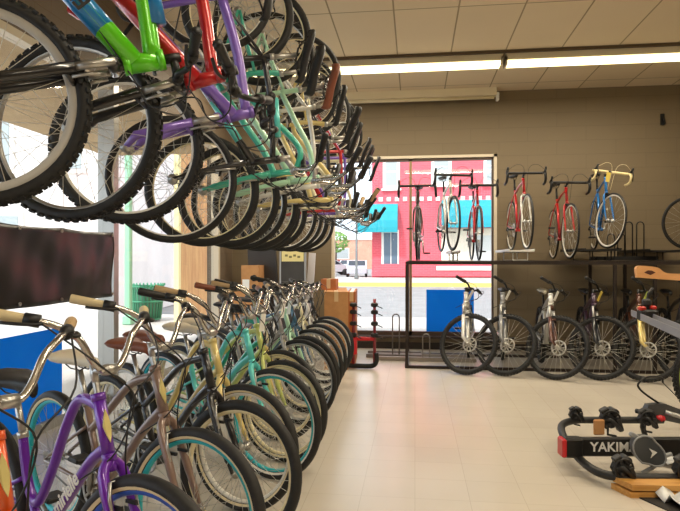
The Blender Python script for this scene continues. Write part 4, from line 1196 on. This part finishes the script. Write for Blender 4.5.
def awning(a, c, y0, y1, out=1.3):
    g = MB(); x0, x1, z0, z1 = bw(a), bw(c), bz(y1), bz(y0)
    prof = [(0, z1), (-0.35 * out, z1 - 0.06 * (z1 - z0)), (-0.75 * out, z1 - 0.28 * (z1 - z0)), (-0.95 * out, z1 - 0.6 * (z1 - z0)), (-out, z0 + 0.35), (-out, z0), (-out + .04, z0), (0, z0 + 0.3)]
    g.poly([(x0, y, z) for y, z in prof], (x1 - x0, 0, 0)); return g.build('awning', mat('turquoise_canvas', (24, 150, 164), .7), t)
awning(357, 398, 204, 233); awning(441, 496, 201, 229)
g = MB(); wbox(g, bw(381.5), bw(399), -0.06, 0.02, bz(273), bz(230)); d_ = g.build('shop_door', PALE, t)
g = MB(); wbox(g, bw(384), bw(390.5), -0.09, -0.055, bz(271), bz(233)); wbox(g, bw(391.5), bw(397.5), -0.09, -0.055, bz(271), bz(233)); g.build('pane', DGL, d_)
g = MB(); wbox(g, bw(441), bw(540), -0.06, 0.02, bz(265), bz(229)); s_ = g.build('shop_front', mat('cream_front', (236, 222, 200), .6), t)
g = MB(); wbox(g, bw(472), bw(540), -0.08, -0.055, bz(262), bz(236)); g.build('pane', mat('bright_shop_glass', (206, 206, 200), .2), s_)
g = MB(); wbox(g, bw(436), bw(560), -0.25, 0.02, bz(270), bz(266)); g.build('sill_band', PALE, t)

# white building to the left, seen through the left window, and far row
def block(name, px0, px1, d, y_top, label, wallm, wins, cat='building', dep=6, x_like=None):
    a = at(px0, 259, d); c = at(px1, 259, d)
    t = empty(name, (a.x, a.y, 0), (0, 0, math.atan2(c.y - a.y, c.x - a.x))); tag(t, label, cat)
    w = (c - a).length; h = CAM_Z + (259 - y_top) / F_PX * d
    b = MB(); wbox(b, 0, w, 0, dep, -0.2, h); b.build('wall', wallm, t)
    b = MB(); wbox(b, -0.1, w + .1, -0.12, dep, h, h + 0.2); b.build('roof_edge', PALE, t)
    for (u0, u1, z0, z1) in wins:
        g = MB(); wbox(g, u0 * w, u1 * w, -0.05, 0.02, z0 * h, z1 * h); f = g.build('window', PALE, t)
        g = MB(); wbox(g, u0 * w + .12, u1 * w - .12, -0.07, -0.045, z0 * h + .12, z1 * h - .12); g.build('pane', WGL, f)
    return t
WHB = noisy('white_stucco', (236, 228, 222), (226, 218, 212), 1, .8)
block('white_building', -330, 118, 15, 60, 'white rendered building seen through the left window', WHB, [(0.55, 0.62, 0.55, 0.8), (0.70, 0.77, 0.55, 0.8), (0.86, 0.93, 0.55, 0.8), (0.55, 0.62, 0.15, 0.4), (0.72, 0.79, 0.12, 0.4)])
block('orange_building', 152, 178, 52, 170, 'orange-fronted narrow building beyond the trash can', noisy('orange_wall', (226, 160, 110), (216, 146, 96), 1, .8), [(0.2, 0.45, 0.5, 0.7), (0.55, 0.8, 0.5, 0.7)], dep=8)
block('low_building', 296, 372, 95, 240, 'low salmon building far down the street behind the parked cars', noisy('salmon_wall', (222, 164, 140), (212, 150, 128), 1, .8), [(0.1, 0.3, 0.3, 0.7), (0.5, 0.7, 0.3, 0.7)], dep=8)
block('grey_building', 120, 152, 40, 150, 'pale grey building with windows seen through the hanging wheels', noisy('pale_grey_wall', (206, 212, 220), (196, 202, 212), 1, .8), [(0.1, 0.3, 0.3, 0.55), (0.4, 0.6, 0.3, 0.55), (0.7, 0.9, 0.3, 0.55)], dep=8)

# plywood hoarding, green post, trash can
a = at(176, 259, 11.2); c = at(230, 259, 13.4)
t = empty('plywood_panel', (a.x, a.y, -0.04), (0, 0, math.atan2(c.y - a.y, c.x - a.x))); tag(t, 'tall unpainted plywood hoarding outside on the sidewalk', 'hoarding')
w = (c - a).length
b = MB(); b.box((w / 2, 0, 1.9), (w, 0.06, 3.8)); b.build('plywood_sheet', noisy('plywood', (216, 166, 104), (196, 140, 88), 3, .6, (5, 5, 0.5)), t)
b = MB(); b.box((0, -0.03, 1.9), (0.08, 0.1, 3.8)); b.box((w, -0.03, 1.9), (0.12, 0.1, 3.8)); b.build('edge_post', mat('pale_yellow_post', (240, 222, 160), .6), t)
p = at(128.5, 259, 12.5)
o = MB(); o.box((0, 0, 2.1), (0.13, 0.13, 4.2), 0, bev=.02); o.box((0, 0, 0.1), (0.2, 0.2, 0.2), 0, bev=.02); q = o.build('street_post', mat('pale_green_post', (142, 196, 160), .5)); q.location = (p.x, p.y, -0.04); tag(q, 'pale green square post on the sidewalk beside the window mullion', 'post')
p = at(147.5, 259, 13.2)
t = empty('trash_can', (p.x, p.y, -0.04)); tag(t, 'green slatted metal trash can on the sidewalk', 'trash can')
GRN = mat('can_green', (62, 142, 106), .5)
b = MB()
for i in range(28):
    a_ = 2 * PI * i / 28; ca, sa = math.cos(a_), math.sin(a_)
    b.tube([(0.28 * ca, 0.28 * sa, 0.06), (0.32 * ca, 0.32 * sa, 0.45), (0.34 * ca, 0.34 * sa, 0.78), (0.38 * ca, 0.38 * sa, 0.84)], 0.02, 5, flat=.5)
b.build('slats', GRN, t)
b = MB()
for z, r_ in ((0.06, 0.28), (0.45, 0.325), (0.78, 0.345)): b.revolve([(r_, z - .02), (r_ + .015, z - .02), (r_ + .015, z + .02), (r_, z + .02)], 28, axis='Z')
b.build('band', GRN, t)
b = MB(); b.revolve([(0.001, 0.05), (0.25, 0.05), (0.28, 0.74), (0.24, 0.75), (0.2, 0.1), (0.001, 0.1)], 24, axis='Z', closed=False); b.build('liner', mat('can_liner', (96, 130, 110), .7), t)

# cars
def car(px, d, yaw, col, label, zs=-0.22):
    p = at(px, 259, d)
    t = empty('parked_car', (p.x, p.y, zs), (0, 0, R(yaw))); tag(t, label, 'car', 'cars parked down the street')
    b = MB()
    out = [(-2.1, 0.35), (-2.15, 0.75), (-2.0, 0.95), (-1.35, 1.0), (-0.75, 1.42), (0.5, 1.45), (1.15, 1.02), (1.9, 0.88), (2.15, 0.65), (2.12, 0.33)]
    b.poly([(x, -0.85, z) for x, z in out], (0, 1.7, 0)); b.build('body', mat('carpaint_%d_%d_%d' % col, col, .3, .2, coat=.6), t)
    g = MB()
    for s in (-0.856, 0.853): g.poly([(x, s, z) for x, z in ((-1.15, 1.03), (-0.68, 1.37), (0.45, 1.39), (0.98, 1.05))], (0, 0.004, 0))
    g.poly([(0.62, -0.7, 1.40), (0.62, 0.7, 1.40), (1.16, 0.74, 1.045), (1.16, -0.74, 1.045)], (0.02, 0, 0.02)); g.poly([(-0.80, -0.7, 1.40), (-0.80, 0.7, 1.40), (-1.33, 0.74, 1.03), (-1.33, -0.74, 1.03)], (-0.02, 0, 0.02))
    g.build('windows', mat('car_glass', (48, 56, 66), .1), t)
    for x in (-1.35, 1.35):
        for s in (-0.8, 0.8):
            g = MB(); g.revolve([(0.001, -0.1), (0.3, -0.1), (0.32, -0.07), (0.32, 0.07), (0.3, 0.1), (0.001, 0.1)], 18, c=(x, s, 0.32), closed=False); g.build('wheel', RUBBER, t)
car(330, 58, 20, (196, 200, 204), 'silver car parked down the street, leftmost beside the display board')
car(343, 84, 20, (186, 52, 60), 'red car parked down the street in the window')
car(350, 66, 75, (226, 230, 236), 'white car with dark windscreen parked at the pink building corner')
car(357, 52, 95, (220, 228, 240), 'pale blue-white car at the pink building corner, nearest in the window')
car(140, 30, 10, (120, 124, 130), 'grey car parked across the street above the trash can')
car(172, 38, 10, (196, 190, 196), 'pale car parked across the street left of the plywood hoarding')
p = at(356.5, 259, 40)
t = empty('street_lamp', (p.x, p.y, -0.22)); tag(t, 'dark street lamp post in front of the parked cars', 'street lamp')
b = MB(); b.tube([(0, 0, 0), (0, 0, 0.4), (0, 0, 0.5), (0, 0, 4.6)], [0.18, 0.14, 0.09, 0.07], 9); b.build('post', mat('lamp_post_grey', (104, 106, 104), .5), t)
b = MB(); b.revolve([(0.05, 4.6), (0.22, 4.75), (0.26, 5.2), (0.12, 5.5), (0.02, 5.7)], 12, axis='Z', closed=False); b.build('lantern', mat('lantern_grey', (150, 152, 150), .4), t)
LEAF = noisy('foliage', (104, 150, 76), (140, 176, 96), 6, .8)
def bush(px, d, y0, y1, r, label):
    p = at(px, 259, d); z0 = CAM_Z + (259 - y1) / F_PX * d; z1 = CAM_Z + (259 - y0) / F_PX * d
    t = empty('street_tree', (p.x, p.y, -0.22)); tag(t, label, 'tree')
    b = MB()
    for i in range(420):
        a_ = random.uniform(0, 2 * PI); ph = random.uniform(-1, 1); rr = r * random.uniform(.7, 1.05)
        c_ = Vector((rr * math.cos(a_) * math.sqrt(1 - ph * ph), rr * math.sin(a_) * math.sqrt(1 - ph * ph), (z0 + z1) / 2 + .22 + ph * (z1 - z0) / 2))
        s_ = r * 0.13; n1 = Vector((random.uniform(-1, 1), random.uniform(-1, 1), random.uniform(-1, 1))).normalized(); n2 = n1.orthogonal().normalized()
        b.add([c_ - n1 * s_, c_ + n2 * s_ * .6, c_ + n1 * s_, c_ - n2 * s_ * .6], [(0, 1, 2, 3)], 0, False)
    b.build('foliage', LEAF, t)
    b = MB(); b.tube([(0, 0, 0), (0, 0, (z0 + z1) / 2 + .22)], [r * .1, r * .05], 7); b.build('trunk', mat('bark', (104, 84, 66), .8), t)
bush(336, 70, 232, 252, 1.5, 'green street tree beyond the parked cars at the left of the back window')
bush(157, 34, 234, 247, 0.6, 'small green tree between the cars above the trash can')
